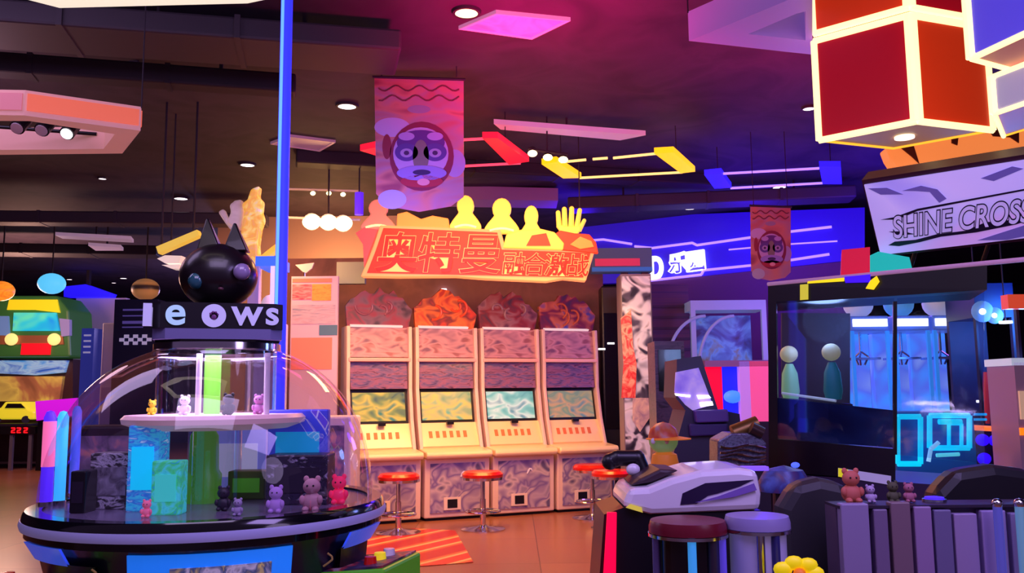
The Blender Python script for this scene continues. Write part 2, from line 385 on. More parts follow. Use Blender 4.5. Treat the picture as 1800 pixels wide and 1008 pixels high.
neon('blue neon frame left of the red lightbox cube', [[(1238, 308), (1268, 305), (1286, 330), (1256, 332)], [(1440, 293), (1478, 293), (1480, 324), (1446, 324)]],
     [[(1262, 306), (1440, 296)], [(1284, 331), (1446, 322)]], 'neonB', 'neonBl')
t = T('track_light', 'short track with three bright spots between red and yellow neon', 'track light', P(962, 268, 8.6))
MB().tube(P(928, 262, 8.6), P(998, 272, 8.6), .015).build('track_rail', 'ductdark', t)
MB().tube(P(962, 266, 8.6), Vector((P(962, 266, 8.6).x, 8.6, 4.1)), .008).build('hanger', 'ductdark', t)
for px, py in [(936, 270), (963, 277), (990, 281)]:
    s = MB().tube(P(px, py - 6, 8.68), P(px, py, 8.6), .04, 14).build('spotlight', 'ductdark', t)
    MB().ball(P(px, py, 8.59), (.048, .03, .034)).build('lens', 'ledwarm', s, smooth=True)

# ------------------------------------------------------------------ lightbox cubes, upper right
redA = M('red_face', (170, 12, 32), .35, emit=.42, ec=(175, 10, 32)); redB = M('redorange_face', (200, 50, 18), .35, emit=.55, ec=(200, 48, 18))
blueF = M('blue_face', (80, 70, 200), .35, emit=.75, ec=(80, 68, 205)); greyF = M('greyblue_face', (165, 160, 190), .35, emit=.45); beige = M('beige_base', (200, 165, 120), .45, emit=.12); pinkbase = M('pink_base', (190, 120, 120), .45, emit=.2)
def lightcube(label, near, left, right, zb, h, fl, fr, fb, r=.022, below=True):
    rn = r * 1.7
    n, l, q = [Vector((p.x, p.y, zb)) for p in (near, left, right)]; k = l + q - n
    t = T('lightbox_cube', label, 'lightbox', n)
    up = Vector((0, 0, h)); c = (n + k) / 2
    sh = [c + (p - c) * .985 for p in (n, l, k, q)]
    MB().prism([p + Vector((0, 0, .01)) for p in sh], Vector((0, 0, h - .02))).build('cube_body', redA if fl is redA else fl, t)
    o = (q - n).normalized() * .012
    def panel(a, b, m):
        nn = ((a + b) / 2 - c); nn.z = 0; nn.normalize(); a2 = c + (a - c) * .985; b2 = c + (b - c) * .985; a2.z = b2.z = zb
        MB().prism([a2 + nn * .001 + Vector((0, 0, .02)), b2 + nn * .001 + Vector((0, 0, .02)), b2 + nn * .001 + Vector((0, 0, h - .02)), a2 + nn * .001 + Vector((0, 0, h - .02))], nn * .004).build('side_face', m, t)
    panel(n, l, fl); panel(n, q, fr)
    MB().prism([c + (p - c) * .95 + Vector((0, 0, .002)) for p in (n, l, k, q)], (0, 0, .006)).build('bottom_face', fb, t)
    for a, b in ((n, l), (n, q), (l, k), (q, k)):
        rr = r if n in (a, b) else r * .45
        MB().tube(a, b, rr, 8).build('light_tube', 'neonY' if rr == r else 'neonYt', t)
        MB().tube(a + up, b + up, rr, 8).build('light_tube', 'neonY', t)
    for a in (n, l, q): MB().tube(a, a + up, rn if a is n else r, 10).build('light_tube', 'neonY', t)
    return t
zb = 2.93
near = PZ(1612, 213, zb); left = PZ(1440, 247, zb); right = PZ(1745, 229, zb)
tc1 = lightcube('large red lightbox cube edged with warm light, lowest and leftmost', near, left, right, zb, .66, redA, redB, beige)
lamp = PZ(1590, 243, zb - .01)
MB().lathe([(.001, 0), (.06, 0), (.06, .012), (.001, .012)], 20, (lamp.x, lamp.y, zb - .012)).build('bottom_lamp', 'lampcream', tc1)
lightcube('red lightbox cube stacked on top of the lowest one, cut by the photo edge', near, left, right, zb + .71, .42, redB, redA, beige)
zb2 = 3.0
n2 = PZ(1712, 105, zb2); l2 = n2 + Vector((-.1, .42, 0)); q2 = PZ(1840, 128, zb2)
n2b = PZ(1708, 103, zb2); q2b = PZ(1860, 32, zb2)
lightcube('blue lightbox cube at the right edge above the red one', n2b, PZ(1800, 128, zb2) , q2b, zb2, .8, greyF, blueF, pinkbase, r=.016)
# third: greyish cube right of red cube
zb3 = 2.78
n3 = PZ(1748, 200, zb3); lightcube('grey blue lightbox cube wedged between the red and blue cubes', n3, n3 + Vector((.28, .42, 0)), PZ(1870, 158, zb3), zb3, .2, greyF, greyF, pinkbase, r=.014)

# orange wavy fascia and the white tilted sign
orange = M('orange_fascia', (250, 160, 90), .45, emit=.75, ec=(250, 140, 70)); ofd = M('fascia_brown', (110, 40, 20), .6)  # orange board glows in place of light falling from the cubes
Yf = 5.95
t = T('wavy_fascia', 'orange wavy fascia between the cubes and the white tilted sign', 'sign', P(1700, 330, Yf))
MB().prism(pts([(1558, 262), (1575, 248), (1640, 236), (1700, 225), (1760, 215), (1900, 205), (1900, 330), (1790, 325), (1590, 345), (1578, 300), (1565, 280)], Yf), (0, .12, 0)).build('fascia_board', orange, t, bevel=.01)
for l in ([(1580, 258), (1605, 256), (1615, 288), (1602, 276)], [(1672, 240), (1684, 240), (1682, 256), (1672, 252)], [(1735, 226), (1790, 222), (1790, 252), (1775, 242), (1745, 240)]):
    MB().prism(pts(l, Yf - .005), (0, -.01, 0)).build('cutout_mark', ofd, t)
MB().tube((P(1700, 222, Yf + .06)), Vector((P(1700, 222, Yf).x, Yf + .06, 4.1)), .012).build('hanger', 'ductdark', t)

c00, c10, c11, c01 = P(1520, 324, 4.70), P(1880, 268, 4.05), P(1880, 408, 4.20), P(1549, 447, 4.88)
nrm = (c10 - c00).cross(c01 - c00).normalized()
_o = Vector((0, 0, EYE)); _d = c11 - _o; c11 = _o + _d * ((c00 - _o).dot(nrm) / _d.dot(nrm))
if nrm.y > 0: nrm = -nrm
t = T('tilted_sign', 'white lightbox sign with black lettering tilted down at the right edge', 'sign', (c00 + c11) / 2)
MB().prism([c00 + (c00 - c01) * .06 + (c00 - c10) * .012, c10 + (c10 - c11) * .06, c11 + (c11 - c10) * .05, c01 + (c01 - c00) * .04 + (c01 - c11) * .008], -nrm * .12).build('sign_case', M('case_maroon', (60, 22, 40), .4), t)
signface = art('sign_face', [(130, 115, 225), (185, 165, 235), (175, 155, 228), (195, 140, 210)], .9, (1, 1, 2), emit=.6, detail=1, dist=.6)
MB().prism([c00 + nrm * .002, c10 + nrm * .002, c11 + nrm * .002, c01 + nrm * .002], nrm * .01).build('sign_face', signface, t)
def onsign(u, v, o=.014): return (c00 * (1 - u) * (1 - v) + c10 * u * (1 - v) + c11 * u * v + c01 * (1 - u) * v) + nrm * o
ink = M('sign_ink', (26, 18, 50), .4); inkp = M('sign_mid', (105, 90, 175), .5, emit=.3)
# lettering mapped onto the sign plane
def sign_text(s, u0, u1, v0, v1, m, off, shear, lift, name='lettering'):
    cu = D.curves.new(name, 'FONT'); cu.body = s; cu.size = 1; cu.shear = shear; cu.offset = off; cu.extrude = 0
    ob = D.objects.new(name, cu); COL.objects.link(ob); bpy.context.view_layer.update()
    me = D.meshes.new_from_object(ob.evaluated_get(bpy.context.evaluated_depsgraph_get())); D.objects.remove(ob)
    xs = [v.co.x for v in me.vertices]; ys = [v.co.y for v in me.vertices]; a, b, c, d = min(xs), max(xs), min(ys), max(ys)
    for v in me.vertices:
        u = u0 + (u1 - u0) * (v.co.x - a) / (b - a); w_ = v1 + (v0 - v1) * (v.co.y - c) / (d - c)
        v.co = onsign(u, w_, lift) - wloc(t)
    me.materials.clear(); me.materials.append(m)
    q = D.objects.new(name, me); COL.objects.link(q); q.parent = t
def swoosh(l, m=ink, lift=.015):
    MB().prism([onsign(u, v, lift) for u, v in l], nrm * .002).build('brush_stroke', m, t)
swoosh([(.05, .50), (.13, .49), (.26, .42), (.55, .385), (1, .33), (1, .35), (.55, .41), (.26, .45), (.14, .53)])
swoosh([(.06, .87), (.10, .83), (.22, .84), (.34, .80), (.5, .80), (.60, .72), (.78, .74), (1, .62), (1, .66), (.75, .80), (.55, .84), (.36, .84), (.24, .88), (.12, .90)])
swoosh([(.08, .68), (.16, .70), (.22, .76), (.15, .75)]); swoosh([(.20, .15), (.30, .12), (.38, .2), (.42, .34), (.38, .38), (.34, .22), (.27, .18)], inkp)
swoosh([(.6, .14), (.75, .05), (.8, .1), (.66, .2)], inkp); swoosh([(.55, .95), (.8, .82), (1, .72), (1, .92), (.7, .99)], inkp); swoosh([(.02, .05), (.12, .08), (.2, .2), (.08, .16)], inkp)
pale = M('letter_pale', (180, 160, 225), .4, emit=.5)
sign_text('SHINE CROSS', .10, .84, .46, .80, ink, .05, .25, .018); sign_text('SHINE CROSS', .105, .835, .475, .785, pale, .012, .25, .021)
sign_text('S', .87, .98, .42, .70, ink, .04, .2, .018)
for px in (1610, 1740):
    p = P(px, 440 - (px - 1600) * .12, 4.98 - (px - 1600) * .0018); q = Vector((p.x, p.y + .1, P(px, 480 - (px - 1600) * .1, p.y + .1).z)); MB().tube(p, q, .012).build('bracket', 'ductdark', t)

# ------------------------------------------------------------------ banners
def banner(label, x0, x1, y0, y1, Y, nm='hanging_banner', holed=False):
    s = Y / F; t = T(nm, label, 'banner', P((x0 + x1) / 2, y1, Y))
    W = x1 - x0; H = y1 - y0
    cloth = art('banner_print', [(185, 105, 110), (175, 125, 145), (200, 125, 115), (150, 75, 90)], 3.2, (1, 1, 2), rough=.8, dist=.5, detail=1)
    q = lambda u, v: (x0 + W * u, y0 + H * v)
    MB().prism(pts([q(0, 0), q(1, .02), q(1.0, .86), q(.86, .93), q(.5, .97), q(.15, .93), q(.02, .84)], Y), (0, .008, 0)).build('cloth', cloth, t)
    MB().tube(P(*q(-.02, -.003), Y), P(*q(1.02, .017), Y), .012).build('top_rod', 'ductdark', t)
    mk = lambda c: M('banner_ink', c, .8)
    def el(cx, cy, rx, ry, c, d, n=28, a0=0, a1=360):
        l = []
        for i in range(n):
            a = math.radians(a0 + (a1 - a0) * i / n); l.append(q(cx + rx * math.cos(a), cy + ry * math.sin(a)))
        MB().prism(pts(l, Y - .001 - d * .002), (0, .0015, 0)).build('printed_shape', mk(c), t)
    el(.20, .36, .20, .07, (190, 165, 215), 0); el(.9, .62, .12, .1, (170, 140, 190), 0); el(.5, .23, .13, .03, (150, 130, 160), 0); el(.2, .88, .16, .07, (170, 165, 190), 0)
    el(.14, .50, .05, .09, (140, 45, 65), 1); el(.53, .57, .36, .25, (130, 40, 70), 1)           # dark red mane
    el(.52, .55, .31, .19, (185, 150, 205), 2); el(.52, .47, .27, .09, (95, 50, 130), 3)          # face, brow
    el(.52, .57, .09, .12, (125, 110, 110), 4)                                                  # nose bridge
    for cx in (.36, .68):
        el(cx, .54, .13, .065, (90, 60, 140), 4); el(cx, .545, .07, .032, (165, 140, 190), 5); el(cx, .545, .03, .016, (70, 40, 90), 6); el(cx, .425, .09, .03, (175, 140, 205), 5)
    el(.53, .69, .28, .055, (150, 125, 200), 5); el(.53, .685, .10, .02, (60, 40, 90), 6); el(.53, .75, .24, .045, (165, 45, 65), 5); el(.55, .755, .07, .025, (220, 150, 160), 6)
    for k, v in enumerate((.08, .15)):
        MB().path([P(*q(.05 + .9 * i / 24, v + .02 * math.sin(i * .9 + k)), Y - .004) for i in range(25)], .006, 5).build('cloud_line', mk((120, 60, 70)), t)
    pz = P((x0 + x1) / 2, y0, Y)
    for u in (.08, .92): p = P(*q(u, 0), Y); MB().tube(p, (p.x, p.y, 4.1), .004).build('hanging_cord', 'ductdark', t)
banner('large pink hanging banner printed with a round festival lion face', 658, 815, 136, 380, 7.2)
banner('small pink lion face banner hanging before the blue sign wall', 1319, 1390, 362, 498, 9.2)

# ------------------------------------------------------------------ blue light pole
bp = P(492.5, 560, 4.95)
t = T('light_pole', 'tall blue neon light pole rising behind the domed crane game', 'light pole', (bp.x, bp.y, 0))
MB().lathe([(.034, .02), (.034, 4.1)], 20, (bp.x, bp.y, 0)).build('pole', E('neon_pole_blue', (45, 50, 255), 1.15), t, smooth=True)
MB().box(bp.x - .022, bp.x - .006, bp.y - .040, bp.y - .030, .3, 4.08).build('light_strip', E('pole_strip', (90, 150, 255), 1.5), t)
MB().lathe([(.001, .0), (.12, .0), (.12, .02), (.035, .035)], 24, (bp.x, bp.y, 0)).build('base_plate', 'black', t, smooth=True)

# ------------------------------------------------------------------ domed crane game
ang = math.radians(-18.45); dist = 4.0; CX, CY = dist * math.sin(ang), dist * math.cos(ang)
R0 = .73; ZR = .85
t = T('domed_crane_game', 'round crane game under a clear dome with a black cat on top, front left', 'arcade game', (CX, CY, 0))
c0 = (CX, CY, 0)
MB().lathe([(.54, -.02), (.54, .06), (.59, .08), (.61, .60), (.655, .76), (.69, .80)], 32, c0).build('base_cabinet', M('crane_base', (20, 20, 48), .3, coat=.3), t, smooth=True)
MB().lathe([(.66, .80), (.70, .80), (.70, .828), (.66, .828)], 96, c0).build('lower_rim', 'blackgloss', t, smooth=True)
MB().lathe([(.66, .828), (.715, .828), (.72, .845), (.715, .862), (.66, .862)], 96, c0).build('silver_band', M('silver_violet', (165, 160, 225), .35, emit=.12), t, smooth=True)
MB().lathe([(.60, .862), (.713, .862), (.707, .885), (.70, .895), (.64, .895)], 96, c0).build('upper_rim', 'blackgloss', t, smooth=True)
MB().lathe([(.001, .872), (.655, .872), (.655, .885), (.001, .885)], 64, c0).build('playfield', M('playfield', (120, 105, 140), .2), t)
zt = 1.545; prof = []
for i in range(25):
    a = math.pi / 2 * i / 24; rr = .662 * math.cos(a) ** .8 if i < 24 else .0; zz = .89 + (zt - .89) * math.sin(a) ** .95
    if rr < .255: break
    prof.append((max(rr, .001), zz))
prof.append((.25, zt - .012))
dome = MB().lathe(prof, 96, c0).build('dome', 'dome', t, smooth=True)
ringm = MB().lathe([(.235, zt - .03), (.26, zt - .03), (.26, zt), (.235, zt)], 48, c0).build('dome_collar', 'chrome', t, smooth=True)
# centre column
MB().lathe([(.245, 1.255), (.245, zt)], 48, c0).build('inner_cylinder', 'acryl', t, smooth=True)
MB().lathe([(.001, 1.19), (.30, 1.19), (.37, 1.215), (.375, 1.235), (.36, 1.25), (.001, 1.25)], 64, c0).build('prize_shelf', M('shelf_pink', (235, 190, 200), .35, emit=.12), t, smooth=True)
MB().lathe([(.034, 1.25), (.034, zt)], 20, (CX - .02, CY, 0)).build('green_post', 'green', t, smooth=True)
MB().lathe([(.072, .885), (.075, 1.0), (.062, 1.02), (.058, 1.16), (.04, 1.19)], 24, (CX - .04, CY - .02, 0)).build('green_pedestal', 'green', t, smooth=True)
MB().lathe([(.11, .885), (.11, 1.19)], 32, c0).build('prize_chute', 'acryl', t, smooth=True)
for px, py, m, r in ((350, 655, 'white', .012), (470, 650, 'white', .012)):
    p = P(px, py, 3.62); MB().tube((p.x, p.y, 1.25), (p.x, p.y, 1.5), r).build('claw_rod', 'whitematte', t)
# sign drum
HW = .265; zc0, zc1 = 1.645, 1.745
DU = Vector((math.cos(ang), -math.sin(ang), 0)); DN = Vector((math.sin(ang), math.cos(ang), 0))
def drum(z0, z1, hw, ch=.12):
    return [Vector((CX, CY, z0)) + DU * a + DN * b for a, b in [(-hw + ch, -hw), (hw - ch, -hw), (hw, -hw + ch), (hw, hw - ch), (hw - ch, hw), (-hw + ch, hw), (-hw, hw - ch), (-hw, -hw + ch)]]
MB().prism(drum(zt, 0, .245, .1), (0, 0, .012)).build('drum_underside', 'blackgloss', t)
MB().prism(drum(zt + .01, 0, .252, .05), (0, 0, .042)).build('drum_band', M('drum_band', (130, 125, 180), .35, .3), t)
a = math.atan2(CX, CY)
DR = MB().prism(drum(zt + .052, 0, .252, .03), (0, 0, .105)).build('sign_drum', 'black', t)
zl = zt + .104
K['lett'] = M('letter_lilac', (190, 185, 235), .4, emit=.35); K['lett2'] = M('letter_cyan', (175, 215, 240), .4, emit=.4)
def dpt(u, d=.256, zz=None): return Vector((CX, CY, zl if zz is None else zz)) + DU * u - DN * d
for s_, u, sz, m in (('e', -.165, .16, 'lett2'), ('w', .108, .155, 'lett'), ('s', .208, .14, 'lett')):
    text(s_, sz, .004, m, 'letter', DR, face_m(dpt(u), 0, -ang), offset=.003, sx=1.05)
lo = MB().lathe([(.017, -.008), (.047, -.008), (.047, 0), (.017, 0), (.017, -.008)], 32)
RM = Matrix.Translation(dpt(-.02, .256)) @ Matrix.Rotation(-ang, 4, 'Z') @ Matrix.Rotation(math.pi / 2, 4, 'X')
lo.v = [RM @ v for v in lo.v]
lo.build('letter', 'lett', DR, label='round letter O with a paw mark')
pw = MB()
for dx, dz, r in ((0, -.006, .011), (-.013, .008, .005), (-.004, .014, .005), (.007, .013, .005), (.015, .005, .004)): pw.ball(dpt(-.02 + dx, .258, zl + dz), (r, .004, r), 10)
pw.build('paw_mark', M('paw', (120, 60, 130), .5), DR, smooth=True)
text('m', .135, .004, 'lett', 'letter', DR, Matrix.Translation(Vector((CX, CY, zl)) - DU * .256 - DN * .15) @ Matrix.Rotation(-ang - math.pi / 2, 4, 'Z') @ Matrix.Rotation(math.pi / 2, 4, 'X'), offset=.006)
MB().prism([dpt(-.285, .262, zl - .045), dpt(-.253, .262, zl - .045), dpt(-.253, .262, zl + .045), dpt(-.285, .262, zl + .045)], DN * .02).build('letter', 'lett', DR, label='edge stroke of the side letter')
# cat figure on top
catp = P(385, 470, CY); cz = zt + .177
ct = T('cat_figure', 'glossy black cat head figure sitting on the lettered drum', 'figure', (catp.x, CY, cz))
hd = MB().ball((catp.x, CY, cz + .14), (.165, .15, .142), 32)
for v in hd.v:
    if v.z < cz + .0: v.z = cz
head = hd.build('head', 'cat', ct, smooth=True)
for sx, px in ((-1, 368), (1, 414)):
    e0 = P(px, 430, CY - .03); tp = P(px - (4 if sx < 0 else 2), 384 if sx < 0 else 392, CY)
    MB().add([e0 + Vector((-.05, -.02, -.03)), e0 + Vector((.055, -.02, -.03)), e0 + Vector((.05, .06, -.03)), e0 + Vector((-.045, .06, -.03)), tp + Vector((-.006, 0, 0)), tp + Vector((.006, 0, 0)), tp + Vector((.006, .015, 0)), tp + Vector((-.006, .015, 0))],
             [(0, 1, 5, 4), (1, 2, 6, 5), (2, 3, 7, 6), (3, 0, 4, 7), (4, 5, 6, 7), (3, 2, 1, 0)]).build('ear', 'cat', ct, smooth=True, bevel=.008)
for px, py, m, rx in ((345, 494, M('eye_teal', (40, 90, 105), .12, coat=.6), .035), (425, 478, M('eye_lilac', (150, 130, 180), .12, coat=.6), .036)):
    q = P(px, py, CY - .125); MB().ball(q, (rx, .03, .036), 20).build('eye', m, ct, smooth=True)
q = P(388, 508, CY - .145); MB().ball(q, (.012, .01, .008), 12).build('nose', M('nosepink', (90, 45, 60), .3), ct, smooth=True)
# windows / panels in base
def cyl_panel(a0, a1, z0, z1, r0, r1, mat, name, parent, th=.01, n=10):
    mb = MB(); vs = []
    for zz, r in ((z0, r0), (z1, r1)):
        for k in (0, th):
            for i in range(n + 1):
                a = a0 + (a1 - a0) * i / n; vs.append((CX + (r + k) * math.cos(a), CY + (r + k) * math.sin(a), zz))
    m_ = n + 1; fs = []
    for i in range(n):
        fs += [(m_ + i, m_ + i + 1, 3 * m_ + i + 1, 3 * m_ + i), (i, 2 * m_ + i, 2 * m_ + i + 1, i + 1), (2 * m_ + i, 3 * m_ + i, 3 * m_ + i + 1, 2 * m_ + i + 1), (i, i + 1, m_ + i + 1, m_ + i)]
    return mb.add(vs, fs).build(name, mat, parent)
fa = math.atan2(-CY, -CX)      # direction toward the camera
scr = M('blue_screen', (30, 130, 235), .3, emit=.75, ec=(25, 110, 230))
pn = cyl_panel(fa - .42, fa + .42, .36, .785, .625, .672, scr, 'lit_front_panel', t)
cyl_panel(fa - .2, fa + .3, .42, .74, .644, .679, art('panel_art', [(20, 20, 60), (200, 190, 220), (60, 80, 130), (230, 200, 120)], 14, emit=.25), 'instruction_card', pn)
for a in (-.95, .78):
    cyl_panel(fa + a, fa + a + .34, .25, .74, .615, .66, 'black', 'dark_side_panel', t)
gold = M('goldmark', (200, 170, 90), .4)
for a in (fa - .62, fa + .66):
    b = Vector((CX + .675 * math.cos(a), CY + .675 * math.sin(a), .735)); MB().path([b + Vector((.02 * math.sin(i), -.005, -.012 * i)) for i in range(5)], .004).build('gold_emblem', gold, t)
# four control consoles round the machine
def console(a, label_m, k):
    u = Vector((math.cos(a), math.sin(a), 0)); v = Vector((-u.y, u.x, 0)); c = Vector((CX, CY, 0))
    b = MB().prism([c + u * .55 + v * .19 + Vector((0, 0, .49)), c + u * .55 - v * .19 + Vector((0, 0, .49)), c + u * .86 - v * .19 + Vector((0, 0, .52)), c + u * .86 + v * .19 + Vector((0, 0, .52))], (0, 0, .16)).build('control_console', 'green', t, bevel=.012)
    MB().prism([c + u * .6 + v * .17 + Vector((0, 0, .651)), c + u * .6 - v * .17 + Vector((0, 0, .651)), c + u * .845 - v * .17 + Vector((0, 0, .6805)), c + u * .845 + v * .17 + Vector((0, 0, .6805))], (0, 0, .008)).build('control_top', art('console_top', [(30, 24, 50), (60, 50, 90), (200, 60, 60), (220, 190, 210)], 9), b)
    for d, m in ((-.09, 'red'), (.0, M('btn_yellow', (245, 225, 40), .3, emit=.4)), (.09, 'white')):
        q = c + u * .76 + v * d + Vector((0, 0, .677)); MB().lathe([(.001, .03), (.022, .028), (.026, .0)], 16, q).build('push_button', m, b, smooth=True)
for k, a in enumerate((fa - 1.02, fa + .98)): console(a, '', k)
for a in (fa - 1.0, fa + 1.0):
    cyl_panel(a - .2, a + .2, .735, .80, .66, .70, M('under_blue', (60, 90, 220), .3, emit=.5), 'under_rim_light', t)

t.location.z += .02
# prizes inside dome, on playfield
zp = .905
def at(px, Y): return P(px, 800, Y).x
def prize_box(px, Y, w, d, h, mat, label, name='prize_box', z=zp, rz=0, lid=None):
    o = MB().box(-w / 2, w / 2, -d / 2, d / 2, 0, h).build(name, mat, None, bevel=.006, label=label, cat='prize', group=None)
    o.location = (at(px, Y), Y, z); o.rotation_euler = (0, 0, rz)
    MB().box(-w * .36, w * .36, -d / 2 - .003, -d / 2, h * .25, h * .75).build('label_panel', lid or 'whitematte', o, local=True)
    return o
prize_box(208, 3.62, .17, .12, .22, art('scribble', [(30, 26, 40), (40, 34, 52), (210, 200, 225), (50, 42, 60)], 11, (1, 1, 2.2), dist=2.5), 'black prize box with white scrawled print inside the dome', lid=art('scribble2', [(60, 50, 70), (170, 160, 185)], 20))
prize_box(150, 3.5, .06, .1, .16, 'black', 'narrow plain black box beside the cyan strip in the dome', lid='dark')
prize_box(262, 3.55, .12, .12, .33, art('cyan_pack', [(10, 150, 230), (60, 190, 240), (40, 110, 220), (180, 220, 250)], 16, (1, 1, 3), emit=.35), 'tall cyan foil box left of the green pedestal', name='foil_box', lid=E('cyanbright', (0, 190, 240), .7))
prize_box(300, 3.42, .11, .08, .20, art('teal_pack', [(40, 190, 190), (70, 210, 220), (60, 200, 120), (20, 150, 220)], 18, emit=.35), 'teal sparkly bag at the foot of the green pedestal', name='foil_bag', lid=E('cyanbright2', (60, 200, 190), .5))
prize_box(530, 3.72, .25, .16, .2, art('dark_toy', [(20, 16, 34), (50, 40, 70), (30, 24, 44), (180, 170, 200)], 12, (1, 1, 2), dist=2), 'wide dark boxed toy right of the green pedestal', lid='dark')
prize_box(525, 3.86, .26, .05, .38, M('blue_card', (50, 60, 190), .35, emit=.35), 'tall blue backing card behind the dark boxed toy', name='blue_card', lid=E('cyanbright3', (20, 130, 190), .6))
prize_box(440, 3.9, .16, .1, .12, M('olive', (105, 125, 40), .5), 'low olive green box behind the pedestal', lid='green')
prize_box(420, 4.1, .25, .03, .30, M('violet_card', (120, 120, 215), .35, emit=.35), 'pale violet card at the back of the dome', name='violet_card', lid='lett')
def tubep(px, Y, r, h, m, label, name='light_tube_stick'):
    o = MB().lathe([(.001, 0), (r, 0), (r, h), (r * .6, h + r), (.001, h + r * 1.2)], 16, (at(px, Y), Y, zp)).build(name, m, smooth=True, label=label, cat='light stick'); 
    MB().lathe([(r * 1.05, .0), (r * 1.2, 0), (r * 1.2, .02), (r * 1.05, .02)], 16, (at(px, Y), Y, zp)).build('foot_ring', 'chrome', o)
    return o
sv = tubep(85, 3.68, .024, .36, E('stick_violet', (85, 40, 250), .85), 'violet and pink glowing stick at the left inside edge of dome')
MB().lathe([(.0255, .16), (.0255, .345)], 16, (at(85, 3.68), 3.68, zp)).build('pink_section', E('stick_pink', (245, 110, 170), .8), sv, smooth=True)
tubep(108, 3.72, .022, .36, E('stick_cyan', (60, 190, 255), .8), 'cyan glowing stick just right of the violet one')
tubep(132, 4.0, .02, .38, E('stick_blue', (70, 90, 230), .6), 'blue glowing stick behind the cyan one')
def plush(px, py, Y, r, m, label, z=None, name='plush_toy', ears=True, group=None):
    x = P(px, py, Y).x; z = zp if z is None else z
    o = MB().ball((x, Y, z + r * .8), (r * .85, r * .7, r * .82), 20).build(name, m, smooth=True, label=label, cat='plush toy', group=group)
    MB().ball((x, Y - r * .1, z + r * 2.1), (r * .75, r * .65, r * .68), 20).build('head', m, o, smooth=True)
    if ears:
        for s in (-1, 1): MB().ball((x + s * r * .5, Y, z + r * 2.72), (r * .25, r * .15, r * .28), 12).build('ear', m, o, smooth=True)
    for s in (-1, 1):
        MB().ball((x + s * r * .26, Y - r * .7, z + r * 2.2), r * .09, 10).build('eye', 'black', o, smooth=True)
        MB().ball((x + s * r * .75, Y - r * .35, z + r * 1.0), (r * .26, r * .26, r * .4), 12).build('arm', m, o, smooth=True)
        MB().ball((x + s * r * .42, Y - r * .55, z + r * .25), (r * .3, r * .4, r * .25), 12).build('foot', m, o, smooth=True)
    return o
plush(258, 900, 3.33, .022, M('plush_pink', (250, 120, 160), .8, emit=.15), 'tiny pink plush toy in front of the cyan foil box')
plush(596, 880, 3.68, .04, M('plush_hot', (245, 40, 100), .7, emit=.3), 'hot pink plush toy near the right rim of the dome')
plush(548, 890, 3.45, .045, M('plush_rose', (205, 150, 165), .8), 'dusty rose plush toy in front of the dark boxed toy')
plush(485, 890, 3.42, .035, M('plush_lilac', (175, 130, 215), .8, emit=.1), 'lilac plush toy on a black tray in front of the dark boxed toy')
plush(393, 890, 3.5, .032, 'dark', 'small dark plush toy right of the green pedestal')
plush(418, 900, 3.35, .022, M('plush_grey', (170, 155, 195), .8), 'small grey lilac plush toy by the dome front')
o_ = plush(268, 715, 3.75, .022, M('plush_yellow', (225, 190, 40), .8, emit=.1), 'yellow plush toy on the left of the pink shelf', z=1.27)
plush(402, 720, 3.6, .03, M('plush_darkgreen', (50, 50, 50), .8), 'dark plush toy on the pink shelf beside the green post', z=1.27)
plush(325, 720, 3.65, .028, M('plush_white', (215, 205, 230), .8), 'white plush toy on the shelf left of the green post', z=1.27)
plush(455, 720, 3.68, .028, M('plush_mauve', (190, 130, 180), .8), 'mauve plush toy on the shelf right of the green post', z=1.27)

# behind the dome: gold flame ornament, white lit machine, yellow bar
fl = art('flame_gold', [(225, 165, 110), (250, 175, 60), (255, 215, 110), (235, 200, 185)], 7, (1, 1, 1.5), emit=.55)
t = T('flame_ornament', 'golden flame shaped ornament rising behind the black cat figure', 'ornament', P(440, 540, 7.5))
MB().prism(pts([(425, 470), (420, 425), (424, 400), (428, 372), (424, 358), (434, 350), (440, 332), (455, 326), (452, 345), (460, 352), (458, 372), (462, 385), (456, 402), (452, 430), (455, 470)], 7.5), (0, .12, 0)).build('flame', fl, t, bevel=.02)
MB().prism(pts([(382, 372), (392, 366), (400, 385), (405, 372), (402, 360), (412, 352), (424, 350), (428, 372), (424, 400), (418, 405), (405, 405), (395, 392)], 7.55), (0, .08, 0)).build('flame_branch', art('branch', [(205, 170, 165), (225, 195, 190)], 8, emit=.25), t, bevel=.02)
MB().box(XP(430, 7.5), XP(450, 7.5), 7.52, 7.6, 0, P(430, 465, 7.5).z).build('support_post', 'whitematte', t)
Yw = 7.0
t = T('capsule_machine', 'white capsule machine with a blue roof behind the crane game', 'vending machine', (P(465, 540, Yw).x, Yw, 0))
x0, x1 = P(448, 500, Yw).x, P(486, 500, Yw).x; zt_ = P(460, 455, Yw).z
MB().box(x0, x1, Yw, Yw + .4, 0, zt_ - .5).build('cabinet', 'white', t, bevel=.01)
MB().box(x0, x1, Yw - .0, Yw + .4, zt_ - .06, zt_ + .02).build('roof', E('blueroof', (60, 110, 245), .8), t)
MB().box(x1 - .05, x1, Yw, Yw + .05, zt_ - .5, zt_ - .06).build('corner_post', M('lit_post', (235, 215, 245), .4, emit=.7), t)
MB().box(x0, x0 + .03, Yw, Yw + .05, zt_ - .5, zt_ - .06).build('corner_post', 'whitematte', t)
MB().ball(((x0 + x1) / 2 - .02, Yw + .2, zt_ - .38), (.075, .075, .11)).build('capsule_drum', M('pinkish', (240, 205, 220), .3, emit=.4), t, smooth=True)
MB().prism(pts([(458, 450), (470, 440), (486, 428), (490, 434), (478, 446), (462, 453)], Yw + .1), (0, .1, 0)).build('roof_fin', E('amberfin', (245, 180, 50), .85), t)
t = T('slanted_sign_bar', 'yellow slanted light bar left of the black cat', 'sign', P(312, 425, 8))
